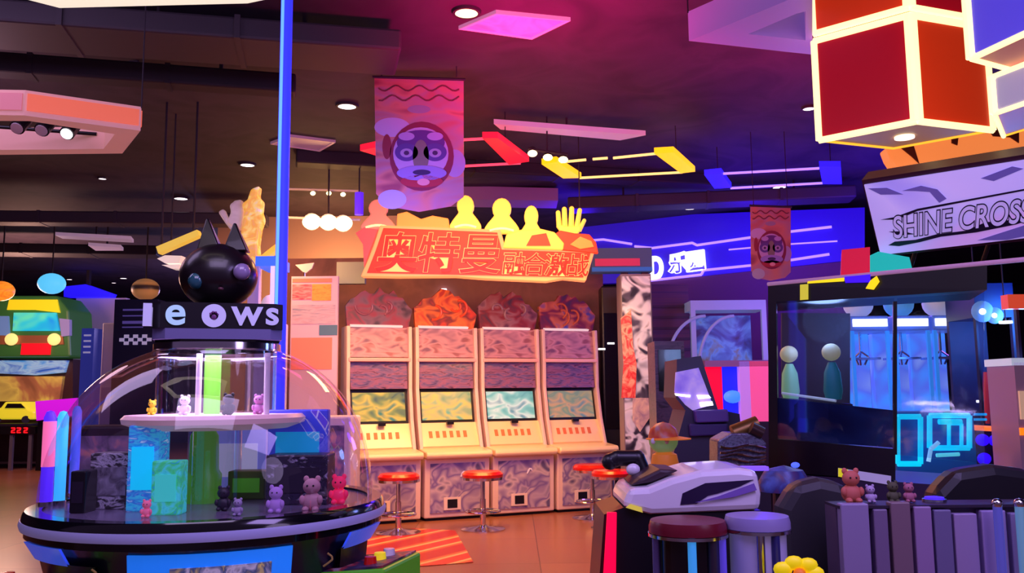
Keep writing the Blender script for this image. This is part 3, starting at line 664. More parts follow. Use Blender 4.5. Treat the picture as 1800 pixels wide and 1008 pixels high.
MB().prism(pts([(274, 434), (346, 404), (350, 414), (278, 446)], 8), (0, .1, 0)).build('bar_body', E('yellow_bar', (225, 190, 70), .7), t)
MB().tube(P(340, 405, 8.05), (P(340, 405, 8.05).x, 8.05, 4.1), .01).build('hanger', 'ductdark', t)
MB().tube(P(284, 430, 8.05), (P(284, 430, 8.05).x, 8.05, 4.1), .01).build('hanger', 'ductdark', t)
t = T('lightbox_sign', 'white angular lightbox under the yellow slanted bar', 'sign', P(298, 465, 8))
MB().prism(pts([(276, 455), (290, 449), (319, 450), (315, 463), (290, 463)], 8.3), (0, .14, 0)).build('upper_face', M('boxwhite', (235, 215, 205), .4, emit=.6), t)
MB().prism(pts([(284, 466), (316, 465), (314, 473), (300, 472)], 8.3), (0, .14, 0)).build('lower_face', M('boxwhite2', (235, 215, 205), .4, emit=.6), t)
MB().tube(P(300, 450, 8.4), (P(300, 450, 8.4).x, 8.4, 4.1), .008).build('hanger', 'ductdark', t)

# ------------------------------------------------------------------ booth behind arcade row
Yb = 11.2
MB().box(P(500, 500, Yb).x, P(1060, 500, Yb).x, Yb, Yb + .2, 0, P(800, 452, Yb).z).build('wall_booth', art('booth_wall', [(120, 78, 84), (140, 92, 98), (108, 70, 80)], 1.2, rough=.7), kind='structure')
MB().box(P(380, 500, 13.5).x, P(700, 500, 13.5).x, 13.5, 13.7, 0, 4.1).build('wall_lounge', M('warm_wall', (190, 150, 135), .7), kind='structure')
MB().box(P(590, 480, 9.9).x, P(640, 480, 9.9).x, 9.95, 10.05, P(600, 500, 10).z, P(600, 462, 10).z).build('trim_1', M('trim_mint', (165, 180, 165), .5), kind='structure')
pL = P(1040, 455, 10.6); pR = P(1146, 455, 10.6)
o = MB().box(pL.x, pR.x, 10.6, 10.8, P(1100, 478, 10.6).z, P(1100, 436, 10.6).z).build('header_board', M('header_teal', (70, 90, 130), .5, emit=.2), label='teal header board with a red stripe right of the lit title sign', cat='sign')
MB().box(XP(1050, 10.6), XP(1130, 10.6), 10.58, 10.6, P(1090, 468, 10.6).z, P(1090, 455, 10.6).z).build('red_stripe', M('stripe_red', (200, 50, 90), .5, emit=.5), o)
MB().box(pL.x, pR.x, 10.59, 10.6, P(1100, 477, 10.6).z, P(1100, 470, 10.6).z).build('blue_stripe', M('stripe_blue', (40, 110, 190), .5, emit=.4), o)
for px in (1102, 1138):
    MB().box(XP(px, 10.7) - .04, XP(px, 10.7) + .04, 10.66, 10.74, 0, P(1100, 478, 10.6).z).build('support_leg', 'black', o)
o = MB().box(XP(1060, 10.75), XP(1094, 10.75), 10.75, 11.1, 0, P(1060, 503, 10.75).z).build('black_cabinet', 'black', label='tall black cabinet right of the last card game machine', cat='cabinet', bevel=.02)
MB().box(XP(1064, 10.7), XP(1088, 10.7), 10.735, 10.75, .9, 2.3).build('front_door', 'blackgloss', o)
for px, py in ((1074, 604), (1058, 614)): MB().box(P(px - 6, py, 10.72).x, P(px + 6, py, 10.72).x, 10.72, 10.735, P(px, py + 1.5, 10.72).z, P(px, py - 1.5, 10.72).z).build('status_light', 'ledwhite', o)
# poster standee 512-600
Ys = 9.6
t = T('poster_stand', 'white poster panel with red headings left of the card games', 'poster', (XP(550, Ys), Ys, 0))
xa, xb = XP(509, Ys), XP(592, Ys)
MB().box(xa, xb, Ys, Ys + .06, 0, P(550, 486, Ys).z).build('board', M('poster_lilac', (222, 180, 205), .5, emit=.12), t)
def pst(a, b, c, d, m, nm='printed_block'): MB().box(XP(a, Ys), XP(b, Ys), Ys - .006, Ys, P(550, d, Ys).z, P(550, c, Ys).z).build(nm, m, t)
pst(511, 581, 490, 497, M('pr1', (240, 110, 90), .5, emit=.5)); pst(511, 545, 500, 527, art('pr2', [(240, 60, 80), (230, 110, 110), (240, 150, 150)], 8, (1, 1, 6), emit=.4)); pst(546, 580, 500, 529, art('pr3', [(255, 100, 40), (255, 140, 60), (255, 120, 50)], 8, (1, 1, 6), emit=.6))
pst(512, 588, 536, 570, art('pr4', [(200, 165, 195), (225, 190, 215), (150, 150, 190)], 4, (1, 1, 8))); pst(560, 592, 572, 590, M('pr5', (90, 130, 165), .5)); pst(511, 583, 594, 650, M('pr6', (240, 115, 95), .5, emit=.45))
MB().prism(pts([(519, 466), (552, 462), (548, 472), (538, 480), (532, 478)], Ys), (0, .03, 0)).build('poster_topper', 'whitematte', t)
MB().tube(P(536, 478, Ys + .02), P(536, 490, Ys + .02), .012).build('topper_post', 'chrome', t)
# warm spotlights
for l, (pa, sz, yy) in (('row of three small warm spots upper right of the blue pole', ([(550, 340), (578, 340), (603, 342)], .032, 10.5)),
                    ('row of three glaring warm spotlights beside the blue pole', ([(548, 390), (577, 391), (603, 393)], .11, 10.0))):
    t = T('track_light', l, 'track light', P(*pa[1], yy)); 
    MB().tube(P(pa[0][0] - 60, pa[0][1] - 8, yy + .08), P(pa[2][0] + 30, pa[2][1] - 6, yy + .08), .015).build('track_rail', 'whitematte', t)
    rr = P(pa[1][0], pa[1][1] - 7, yy + .08); MB().tube(rr, (rr.x, rr.y, 4.1), .01).build('hanger', 'ductdark', t)
    for q in pa:
        s = MB().tube(P(*q, yy + .12), P(*q, yy), sz * .9, 16).build('spotlight', 'whitematte', t)
        MB().ball(P(*q, yy - .002), (sz, sz * .4, sz * .8)).build('lens', 'ledwarm', s, smooth=True)
# small blue lamp
o = MB().lathe([(.001, 0), (.05, 0), (.05, .26), (.001, .26)], 16, P(631, 378, 10)).build('blue_lantern', E('lantern_blue', (90, 40, 255), 1), label='small upright blue lantern left of the lit title sign', cat='lamp', smooth=True)
p = P(631, 378, 10); MB().tube((p.x, p.y, p.z + .25), (p.x, p.y, 4.1), .008).build('hanging_cord', 'ductdark', o)

# ------------------------------------------------------------------ card game machines (four)
al = math.radians(22)
W = .735; A = None
artTop = [art('top_art_%d' % i, c, 4.5, (1, 1, 1.4), rough=.5, dist=1.0, detail=1) for i, c in enumerate([
    [(60, 35, 70), (120, 80, 110), (150, 40, 80), (80, 60, 80)], [(220, 60, 40), (120, 30, 50), (240, 120, 50), (190, 40, 40)],
    [(90, 40, 70), (150, 100, 110), (130, 25, 50), (60, 40, 70)], [(80, 70, 150), (200, 110, 70), (120, 25, 60), (70, 40, 80)]])]
artMid = art('mid_art', [(120, 80, 120), (180, 130, 150), (205, 150, 165), (150, 90, 110)], 5, (1, 1, 2.5), rough=.45, dist=.8, detail=1)
artHood = art('hood_art', [(70, 60, 110), (110, 95, 150), (150, 100, 140), (80, 60, 100)], 5, (1, 1, 4), rough=.2)
artLow = art('low_art', [(150, 135, 165), (185, 165, 185), (120, 100, 160), (205, 185, 190), (100, 90, 130)], 5, rough=.45, dist=.8, detail=1)
scrs = [art('screen_%d' % i, c, 5, (1, 1, 1.6), emit=.45, rough=.2, dist=.8, detail=1) for i, c in enumerate([
    [(40, 80, 100), (110, 135, 90), (180, 175, 90), (60, 120, 115)], [(90, 140, 120), (150, 165, 120), (190, 180, 100), (100, 160, 140)],
    [(80, 160, 170), (110, 190, 190), (180, 220, 220), (90, 150, 170)], [(160, 155, 110), (105, 140, 125), (175, 150, 115), (90, 130, 140)]])]
cream2 = M('cab_cream', (236, 205, 190), .35); ledge = M('ledge_pink', (240, 170, 160), .25, emit=.15); amber = M('counter_cream', (250, 222, 170), .28, coat=.3)
B2 = PZ(804, 914, 0); dvec = Vector((math.cos(al), math.sin(al), 0))
labels = ['card game machine with a yellow green screen, partly behind the crane game dome', 'card game machine with a flame red topper, second from the left',
          'card game machine with a pale cyan screen, third from the left', 'card game machine with a blue and orange topper, beside the black cabinet']
for k in range(4):
    b = B2 + dvec * (.775 * (k - 1))
    t = T('card_game_machine', labels[k], 'arcade game', (b.x, b.y, 0), al, group='four card game machines in a row')
    h = W / 2
    def pr(name, prof, x0, x1, mat, bevel=0, par=t, **kw): return MB().prism([(x0, y, z) for y, z in prof], (x1 - x0, 0, 0)).build(name, mat, par, local=True, bevel=bevel, **kw)
    pr('lower_body', [(0, .03), (.72, .03), (.72, .66), (-.02, .66)], -h, h, cream2, .012)
    pr('plinth', [(.06, 0), (.7, 0), (.7, .03), (.06, .03)], -h + .03, h - .03, 'black')
    fp = pr('front_art', [(-.012, .08), (.0, .08), (-.012, .60), (-.028, .60)], -h + .06, h - .06, artLow)
    cdr = MB().box(-.16, .03, -.03, -.012, .11, .24).build('coin_door', 'cream', fp, local=True); MB().box(-.12, -.01, -.034, -.03, .13, .22).build('coin_slot', 'black', fp, local=True)
    MB().path([(.06 + .03 * math.cos(i * .8), -.03, .48 + .03 * math.sin(i * 1.3)) for i in range(8)], .006, 6).build('white_emblem', 'white', fp, local=True)
    pr('counter', [(-.10, .655), (-.12, .69), (-.10, .73), (.22, .755), (.22, .66)], -h - .005, h + .005, amber, .015)
    cp = pr('control_panel', [(.22, .74), (.2, .77), (.33, 1.02), (.5, 1.02), (.5, .74)], -h + .04, h - .04, amber)
    # row of small print on the control panel
    sm = M('panel_print', (225, 120, 70), .5)
    for i in range(6): MB().prism([(-.24 + i * .08 + a_, .2 + .13 * (z_ - .77) / .25 - .004, z_) for a_, z_ in ((0, .86), (.04, .86), (.04, .93), (0, .93))], (0, .003, 0)).build('printed_mark', sm, cp, local=True)
    MB().box(-.03, .05, .26, .30, 1.0, 1.035).build('card_reader', 'black', cp, local=True)
    sb = pr('screen_bezel', [(.34, 1.02), (.42, 1.40), (.6, 1.40), (.6, 1.02)], -h + .05, h - .05, 'black')
    pr('screen', [(.334, 1.05), (.402, 1.36), (.408, 1.36), (.34, 1.05)], -h + .075, h - .075, scrs[k], par=sb)
    pr('screen_hood', [(.36, 1.40), (.40, 1.70), (.62, 1.70), (.62, 1.40)], -h + .05, h - .05, artHood)
    pr('ledge', [(.33, 1.70), (.33, 1.74), (.62, 1.75), (.62, 1.70)], -h + .02, h - .02, ledge, .008)
    pr('marquee', [(.38, 1.75), (.42, 2.08), (.60, 2.08), (.60, 1.75)], -h + .03, h - .03, artMid)
    pr('marquee_light', [(.40, 2.08), (.38, 2.10), (.46, 2.115), (.46, 2.08)], -h + .05, h - .1, M('mq_light', (240, 225, 225), .3, emit=.5))
    for s in (-1, 1):
        x0 = s * h - (0.04 if s > 0 else 0)
        pr('side_panel', [(.16, .73), (.27, 1.05), (.34, 1.4), (.34, 1.7), (.36, 2.09), (.66, 2.09), (.7, .73)], x0, x0 + .04, cream2, .008)
    rr = random.Random(k + 3)
    top = [(-h + .02, 2.08)]
    n = 15
    for i in range(n):
        u = i / (n - 1); top.append((-h + .0 + (W + .02) * u, 2.24 + .27 * math.sin(math.pi * (u * .9 + .08)) ** .7 + rr.uniform(-.05, .04)))
    top.append((h - .02, 2.08))
    MB().prism([(x, .44, z_) for x, z_ in top], (0, .05, 0)).build('topper', artTop[k], t, local=True)
    # swirling relief on the topper
    for j in range(3):
        c = (rr.uniform(-.2, .2), 2.28 + rr.uniform(-.03, .08)); rad = rr.uniform(.07, .13); a0 = rr.uniform(0, 6)
        MB().path([(c[0] + rad * (1 - i * .03) * math.cos(a0 + i * .22), .435, c[1] + rad * (1 - i * .03) * math.sin(a0 + i * .22)) for i in range(16)], .014, 6).build('relief_swirl', M('swirl', [(150, 90, 110), (240, 90, 50), (150, 110, 125), (200, 100, 70)][k], .4), t, local=True, smooth=True)
# topper highlight pair of small white lamps
t = T('wall_lamp', 'two small square white lamps stacked on the wall above the second topper', 'lamp', P(780, 516, 10.9))
for py in (512, 525): MB().box(XP(776, 11.15), XP(785, 11.15), 11.12, 11.2, P(780, py + 4, 11.15).z, P(780, py - 4, 11.15).z).build('lamp_face', 'ledwhite', t)

# ------------------------------------------------------------------ lit title sign
Yg = 9.0
t = T('title_sign', 'big red and amber lit title sign hanging over the card games', 'sign', P(840, 490, Yg))
tilt = .024
edge = E('sign_edge', (255, 150, 90), .95); redp = E('sign_red', (238, 48, 22), .95); redd = E('sign_deepred', (215, 40, 30), .85)
outl = [(668, 396), (760, 399), (880, 404), (888, 434), (1046, 440), (1030, 494), (990, 490), (960, 495), (850, 490), (800, 486), (700, 487), (634, 486), (640, 472), (654, 440)]
MB().prism(pts(outl, Yg), (0, .16, 0)).build('sign_body', edge, t, bevel=.01)
cx_, cy_ = 845, 448
inn_ = [(674, 401), (760, 404), (874, 409), (882, 439), (1038, 445), (1025, 488), (850, 484), (700, 481), (645, 480), (660, 442)]
MB().prism(pts(inn_, Yg - .012), (0, .012, 0)).build('red_panel', redp, t)
K['sgy'] = E('letter_amber', (255, 178, 100), 1.0); K['sgr'] = E('letter_red', (232, 34, 14), .95)
for ch, px, py, sz in (('奥', 697, 443, .44), ('特', 772, 444, .44), ('曼', 843, 447, .44)):
    for m, off, d, e in (('sgy', .009, .016, .002), ('sgr', .004, .026, .003)):
        text(ch, sz, e, m, 'title_letter', t, face_m(P(px, py, Yg - d), -tilt), offset=off, shear=.12, sx=1.0)
for i, ch in enumerate('融合激战'):
    for m, off, d, e in (('sgy', .006, .016, .002), ('sgr', .001, .026, .003)):
        text(ch, .245, e, m, 'subtitle_letter', t, face_m(P(903 + i * 37.5, 463 + i * 1.2, Yg - d), -tilt), offset=off, shear=.1)
# rounded crest shapes, generic
yel = E('crest_yellow', (255, 196, 75), .95); yel2 = E('crest_orange', (250, 140, 60), .9); pk = M('crest_pink', (235, 140, 120), .5, emit=.35); rd = E('crest_red', (240, 60, 30), .9); ln = E('crest_line', (255, 235, 160), 1.0)
def bust(cx, top, w, bot, m, Y, nm='bust_crest'):
    hw = w * .27; hh = (bot - top) * .30; cy = top + hh; l = []
    for i in range(13):
        a = math.radians(140 + 260 * i / 12); l.append((cx + hw * math.cos(a), cy + hh * math.sin(a)))
    l += [(cx + w * .40, cy + hh * 1.4), (cx + w * .5, cy + hh * 1.9), (cx + w * .48, bot), (cx - w * .48, bot), (cx - w * .5, cy + hh * 1.9), (cx - w * .40, cy + hh * 1.4)]
    o = MB().prism(pts(l, Y), (0, .09, 0)).build(nm, m, t, bevel=.015)
    MB().path([P(cx - w * .34 + w * .68 * i / 8, cy + hh * 2.1 - 4 * math.sin(math.pi * i / 8), Y - .004) for i in range(9)], .012, 6).build('trim_line', ln, o)
bust(818, 343, 56, 404, yel, Yg + .03); bust(882, 348, 62, 410, yel, Yg + .01); bust(934, 361, 46, 424, yel, Yg - .01); bust(664, 350, 62, 404, pk, Yg + .04)
MB().prism(pts([(697, 400), (698, 376), (715, 372), (740, 385), (760, 379), (788, 384), (790, 402)], Yg + .02), (0, .08, 0)).build('cloud_crest', yel2, t, bevel=.01)
MB().prism(pts([(884, 436), (890, 412), (915, 404), (950, 402), (975, 408), (992, 428), (990, 440)], Yg - .03), (0, .06, 0)).build('cloud_crest', yel, t, bevel=.015)
MB().prism(pts([(925, 432), (935, 414), (960, 410), (968, 432)], Yg - .045), (0, .014, 0)).build('red_accent', rd, t)
MB().prism(pts([(985, 440), (968, 416), (985, 405), (1010, 410), (1036, 412), (1048, 426), (1052, 446)], Yg - .02), (0, .06, 0)).build('arm_crest', rd, t, bevel=.01)
MB().prism(pts([(1002, 430), (1020, 416), (1040, 424), (1044, 434), (1020, 438)], Yg - .04), (0, .02, 0)).build('arm_highlight', yel2, t, bevel=.005)
hand = MB().prism(pts([(988, 424), (986, 408), (979, 398), (985, 395), (992, 398), (1012, 398), (1022, 396), (1020, 406), (1014, 412), (1012, 424)], Yg - .01), (0, .07, 0)).build('open_hand_crest', yel, t, bevel=.01)
for a, b, r in (((983, 400), (981, 374), .028), ((993, 398), (992, 368), .03), ((1004, 398), (1005, 367), .03), ((1014, 399), (1019, 370), .028), ((1018, 406), (1027, 388), .024)):
    MB().tube(P(*a, Yg + .02), P(*b, Yg + .02), r, 12, r * .85).ball(P(*b, Yg + .02), r * .86, 12).build('finger', yel, hand, smooth=True)
MB().prism(pts([(625, 410), (640, 400), (664, 404), (650, 440), (640, 470), (638, 430)], Yg + .03), (0, .08, 0)).build('side_flare', M('flare', (230, 90, 90), .5, emit=.4), t)
for px in (680, 1020): p = P(px, 420, Yg + .1); MB().tube(p, (p.x, p.y, 4.1), .006).build('hanger', 'ductdark', t)
light('AREA', P(840, 505, Yg - .1), (255, 120, 60), 9, 2.2, P(840, 900, Yg + .5), 'sign_glow', sy=.2)

# ------------------------------------------------------------------ stools
def make_stool():
    t = T('bar_stool', '', 'stool', (0, 0, 0), group='red topped chrome stools')
    MB().lathe([(.001, .50), (.19, .50), (.205, .52), (.205, .545), (.18, .57), (.001, .575)], 32).build('seat', 'red', t, local=True, smooth=True)
    MB().lathe([(.19, .49), (.207, .49), (.209, .515), (.19, .515)], 32).build('seat_ring', 'chrome', t, local=True, smooth=True)
    MB().lathe([(.03, .02), (.03, .30), (.022, .30), (.022, .50)], 20).build('column', 'chrome', t, local=True, smooth=True)
    MB().lathe([(.001, 0), (.22, 0), (.22, .012), (.06, .035), (.03, .05)], 36).build('base', 'chrome', t, local=True, smooth=True)
    r = MB()
    for i in range(28):
        a, b = 2 * math.pi * i / 28, 2 * math.pi * (i + 1) / 28; r.tube((.17 * math.cos(a), .17 * math.sin(a), .18), (.17 * math.cos(b), .17 * math.sin(b), .18), .011, 8)
    for a in (.4, 2.5, 4.6): r.tube((.02 * math.cos(a), .02 * math.sin(a), .18), (.17 * math.cos(a), .17 * math.sin(a), .18), .008)
    r.build('foot_ring', 'chrome', t, local=True, smooth=True); return t
st = make_stool()
for i, (px, py, lb) in enumerate([(849, 932, 'red topped chrome stool in front of the second and third card games'), (700, 938, 'red topped chrome stool next to the crane game dome'),
                                  (1042, 912, 'red topped chrome stool farthest right and farther back'), (1078, 930, 'red topped chrome stool behind the white console')]):
    s = st if i == 0 else copy_tree(st); p = PZ(px, py, 0); s.location = (p.x, p.y, 0); relabel(s, lb)

# ------------------------------------------------------------------ comic poster column etc.
Yc = 9.2
t = T('comic_column', 'tall square column wrapped in grey, white and red comic print', 'column', (XP(1118, Yc), Yc, 0))
xa, xb = XP(1095, Yc), XP(1149, Yc)
MB().box(xa, xb, Yc, Yc + .38, 0, P(1118, 482, Yc).z).build('column_body', M('col_grey', (120, 110, 130), .5), t)
MB().box(xa + .01, xb - .01, Yc - .006, Yc, .1, P(1118, 486, Yc).z).build('comic_print', art('comic', [(24, 22, 40), (70, 64, 90), (190, 190, 215), (210, 205, 225), (40, 34, 56)], 3.6, (1.2, 1, 1.4), dist=1.2, detail=1, emit=.12), t)
MB().prism(pts([(1091, 560), (1109, 545), (1113, 610), (1119, 640), (1117, 700), (1092, 700), (1096, 640)], Yc - .008), (0, -.004, 0)).build('red_figure_print', art('comic_red', [(220, 120, 110), (200, 40, 50), (235, 160, 140), (120, 30, 40)], 7, emit=.15), t)
MB().prism(pts([(1112, 700), (1140, 700), (1142, 735), (1125, 760), (1112, 740)], Yc - .008), (0, -.004, 0)).build('pale_print', art('comic_pale', [(225, 200, 190), (150, 130, 170)], 8), t)

# dark slatted cabinet behind 1150-1200
o = MB().box(XP(1150, 11.4), XP(1215, 11.4), 11.4, 11.8, 0, P(1180, 500, 11.4).z).build('slat_partition', art('slats', [(70, 50, 96), (92, 60, 100), (100, 62, 92)], 2, (.2, .2, 14), rough=.6), label='purple slatted partition right of the comic print column', cat='partition')
sl = MB()
for i in range(14): zz = .6 + i * .14; sl.box(XP(1150, 11.4), XP(1215, 11.4), 11.385, 11.4, zz, zz + .03)
sl.build('slat', M('slat_dark', (56, 40, 74), .5), o)

# ------------------------------------------------------------------ blue wall and its sign
def wallY(px): return 14.0 / (1 + 3.6e-4 * (px - 1143))
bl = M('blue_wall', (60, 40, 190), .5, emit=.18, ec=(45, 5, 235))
def wq(px, py): return P(px, py, wallY(px))
n_ = Vector((0, .15, 0))
MB().prism([wq(1015, 385), wq(1520, 365), wq(1520, 455), wq(1143, 496), wq(1015, 500)], n_).build('wall_blue_header', bl, kind='structure')
MB().prism([wq(1143, 496), wq(1520, 456), wq(1520, 700), wq(1143, 745)], n_ + Vector((0, .3, 0))).build('wall_right_far', M('plum_wall', (110, 60, 96), .7), kind='structure')
t = T('wall_light_trim', 'stepped violet light lines running along the blue sign wall', 'wall light', wq(1240, 440))
for l in ([(1020, 425), (1060, 422), (1110, 430)], [(1115, 434), (1146, 437), (1216, 428), (1224, 432), (1322, 418), (1390, 408), (1460, 400)], [(1143, 494), (1232, 484), (1236, 476), (1325, 467), (1390, 458), (1456, 448)]):
    MB().path([wq(*q) - Vector((0, .04, 0)) for q in l], .02).build('light_line', 'neonBl', t)
MB().path([wq(*q) - Vector((0, .04, 0)) for q in [(1280, 440), (1390, 430), (1470, 425)]], .012).build('light_line', 'neonBl', t)
t = T('wall_sign', 'white lit characters on the blue wall right of the title sign', 'sign', wq(1190, 465))
wht = E('sign_white', (250, 250, 255), 1.2); K['wht'] = wht
yaw = math.atan2((wq(1230, 465) - wq(1150, 465)).y, (wq(1230, 465) - wq(1150, 465)).x)
text('D', .50, .03, 'wht', 'letter', t, face_m(wq(1153, 472) - Vector((0, .06, 0)), .0, yaw), offset=.02, sx=.62)
for ch, px in (('乐', 1191), ('园', 1221)): text(ch, .34, .03, 'wht', 'letter', t, face_m(wq(px, 463 - (px - 1191) * .1) - Vector((0, .06, 0)), .05, yaw), offset=.012)

# ------------------------------------------------------------------ far machines right centre
Yk = 11.0
t = T('dome_canopy_machine', 'pale machine with two clear curved hoods behind the small banner', 'arcade game', (XP(1280, Yk), Yk, 0))
x0, x1 = XP(1218, Yk), XP(1352, Yk)
pal = M('pale_blue', (150, 160, 215), .4, emit=.2)
MB().box(x0, x1, Yk, Yk + .5, P(1280, 545, Yk).z, P(1280, 528, Yk).z).build('canopy_beam', pal, t)
MB().box(x0, x0 + .06, Yk, Yk + .06, 0, P(1280, 545, Yk).z).build('post', pal, t); MB().box(x1 - .06, x1, Yk, Yk + .06, 0, P(1280, 545, Yk).z).build('post', pal, t)
MB().box(x0, x1, Yk, Yk + .5, 0, P(1280, 640, Yk).z).build('base_cabinet', M('violet_base', (90, 70, 130), .4), t)
MB().box(x0 + .08, x1 - .08, Yk + .45, Yk + .5, P(1280, 636, Yk).z, P(1280, 550, Yk).z).build('back_panel', art('blue_art', [(40, 40, 90), (60, 90, 170), (100, 160, 220), (120, 110, 80)], 3, emit=.25), t)
for cx in (1305, 1345):
    MB().path([P(cx - 65 + 65 * math.sin(a) if cx == 1305 else cx - 55 + 60 * math.sin(a), 638 - 82 * math.cos(a) + 0, Yk - .03) for a in [math.pi * -.5 + math.pi * .5 * i / 14 for i in range(15)]], .02).build('hood_rim', pal, t)
# claw machine pink
Yk = 9.6
t = T('claw_machine', 'pink claw machine with a red and blue lit window behind the white console', 'arcade game', (XP(1305, Yk), Yk, 0))
x0, x1 = XP(1240, Yk), XP(1352, Yk); pink = M('pink_lit', (235, 85, 150), .4, emit=.6)
MB().box(x0, x1, Yk, Yk + .6, 0, P(1280, 742, Yk).z).build('lower_body', 'dark', t)
MB().box(XP(1318, Yk), x1, Yk, Yk + .6, P(1280, 742, Yk).z, P(1280, 636, Yk).z).build('side_panel', pink, t)
MB().box(XP(1300, Yk), XP(1318, Yk), Yk, Yk + .6, P(1280, 742, Yk).z, P(1280, 636, Yk).z).build('post', M('mauve_lit', (190, 130, 230), .4, emit=.5), t)
MB().box(x0, XP(1300, Yk), Yk + .1, Yk + .2, P(1280, 742, Yk).z, P(1280, 645, Yk).z).build('window', E('win_blue', (20, 30, 255), .95), t)
MB().box(x0, XP(1272, Yk), Yk + .08, Yk + .1, P(1280, 742, Yk).z, P(1280, 645, Yk).z).build('red_light', E('win_red', (250, 0, 50), .95), t)
MB().ball(P(1288, 698, Yk + .05), (.1, .06, .07)).build('prize', E('win_sky', (60, 130, 255), 1), t, smooth=True)
MB().box(x0, x1, Yk, Yk + .6, P(1280, 645, Yk).z, P(1280, 634, Yk).z).build('roof', M('roof_mauve', (150, 110, 175), .4), t)

# shooting cabinet 1150-1260
Yh = 6.2
t = T('shooting_cabinet', 'dark arcade cabinet with a tilted lilac screen above the white console', 'arcade game', (XP(1210, Yh), Yh, 0))
MB().prism(pts([(1190, 632), (1232, 626), (1262, 720), (1300, 728), (1310, 830), (1310, 1022), (1180, 1022), (1175, 830), (1205, 722), (1188, 700)], Yh), (0, .5, 0)).build('cabinet_body', M('slate', (60, 52, 84), .45), t)
MB().prism(pts([(1188, 655), (1228, 647), (1253, 712), (1218, 722), (1205, 712), (1186, 690)], Yh - .02), (0, .02, 0)).build('tilted_screen', art('lilac_screen', [(130, 100, 220), (165, 135, 235), (200, 170, 235)], 3, emit=.5), t)
for l in ([(1186, 692), (1214, 695), (1213, 699), (1188, 696)], [(1225, 695), (1246, 695), (1250, 700), (1228, 702)], [(1230, 708), (1252, 706), (1254, 713), (1232, 716)]):
    MB().prism(pts(l, Yh - .03), (0, .01, 0)).build('highlight_strip', 'ledwhite', t)
MB().prism(pts([(1222, 722), (1280, 720), (1282, 742), (1225, 744)], Yh - .08), (0, .1, 0)).build('control_shelf', M('purple_shelf', (105, 75, 165), .4), t, bevel=.01)
MB().prism(pts([(1212, 746), (1280, 745), (1278, 765), (1214, 768)], Yh - .05), (0, .08, 0)).build('lower_shelf', M('purple_shelf2', (72, 52, 120), .4), t, bevel=.01)
# neighbouring dark slab left of it
o = MB().box(XP(1152, 7.6), XP(1204, 7.6), 7.6, 8.0, 0, P(1180, 600, 7.6).z).build('arcade_cabinet', art('slate_art', [(60, 52, 78), (80, 74, 100), (100, 84, 110), (52, 44, 66)], 6, (1, 1, 3)), label='slate grey patterned cabinet between the comic column and lilac screen', cat='arcade game')
MB().box(XP(1158, 7.58), XP(1198, 7.58), 7.58, 7.6, 1.35, 1.7).build('screen', 'blackgloss', o)
# colourful helmet display 1145-1190
Yq = 5.2
t = T('toy_bust', 'orange and green toy bust with a red cap by the white console', 'figure', (XP(1168, Yq), Yq, P(1168, 822, Yq).z))
c = P(1168, 790, Yq); s = Yq / F
MB().lathe([(.001, 0), (.075, 0), (.085, .03), (.07, .1), (.03, .12)], 24, (c.x, c.y, ZP(826, Yq))).build('torso', M('toy_orange', (215, 120, 40), .5, emit=.25), t, smooth=True)  # torso, head and brim glow a little, standing in for light on them
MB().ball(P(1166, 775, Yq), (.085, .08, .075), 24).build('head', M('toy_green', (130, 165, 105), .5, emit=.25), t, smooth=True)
MB().lathe([(.088, -.01), (.088, .0), (.075, .045), (.04, .075), (.001, .085)], 28, P(1166, 768, Yq)).build('cap', art('cap_mat', [(200, 50, 50), (215, 110, 60), (180, 160, 180)], 8, detail=1), t, smooth=True)
MB().lathe([(.06, 0), (.13, -.006), (.13, 0), (.06, .012)], 28, P(1175, 771, Yq)).build('cap_brim', M('toy_orange2', (225, 125, 40), .5, emit=.25), t, smooth=True)
MB().lathe([(.001, 0), (.06, 0), (.06, ZP(828, Yq)), (.001, ZP(828, Yq))], 20, (c.x, c.y, 0)).build('pedestal', 'black', t)
for sx in (-1, 1): MB().ball(P(1160 + sx * 12, 776, Yq - .075), (.014, .01, .018), 12).build('eye', 'white', t, smooth=True)
# mechanical engine display 1260-1345
t = T('engine_display', 'bronze and steel mechanical toy engine behind the white console', 'ornament', (XP(1305, 4.9), 4.9, P(1300, 822, 4.9).z))
MB().prism(pts([(1262, 822), (1262, 775), (1285, 762), (1330, 762), (1348, 780), (1345, 822)], 4.9), (0, .22, 0)).build('engine_block', art('steel', [(60, 64, 84), (120, 125, 150), (80, 70, 100), (150, 150, 165)], 14, metal=.4, dist=3), t, bevel=.01)
for i in range(5):
    MB().path([P(1266 + j * 10, 786 + i * 8 + 3 * math.sin(j * .9 + i), 4.88) for j in range(9)], .007, 6).build('cooling_pipe', 'chrome', t, smooth=True)
MB().tube(P(1288, 762, 4.98), P(1332, 745, 4.98), .045, 14).build('bronze_barrel', M('bronze', (135, 100, 50), .35, .6), t, smooth=True)
MB().tube(P(1320, 752, 4.9), P(1340, 762, 4.9), .035, 14).build('bronze_barrel', M('bronze_dark', (80, 60, 60), .35, .6), t, smooth=True)
MB().box(XP(1264, 4.95), XP(1343, 4.95), 4.92, 5.1, 0, P(1300, 822, 4.95).z).build('stand', 'dark', t)

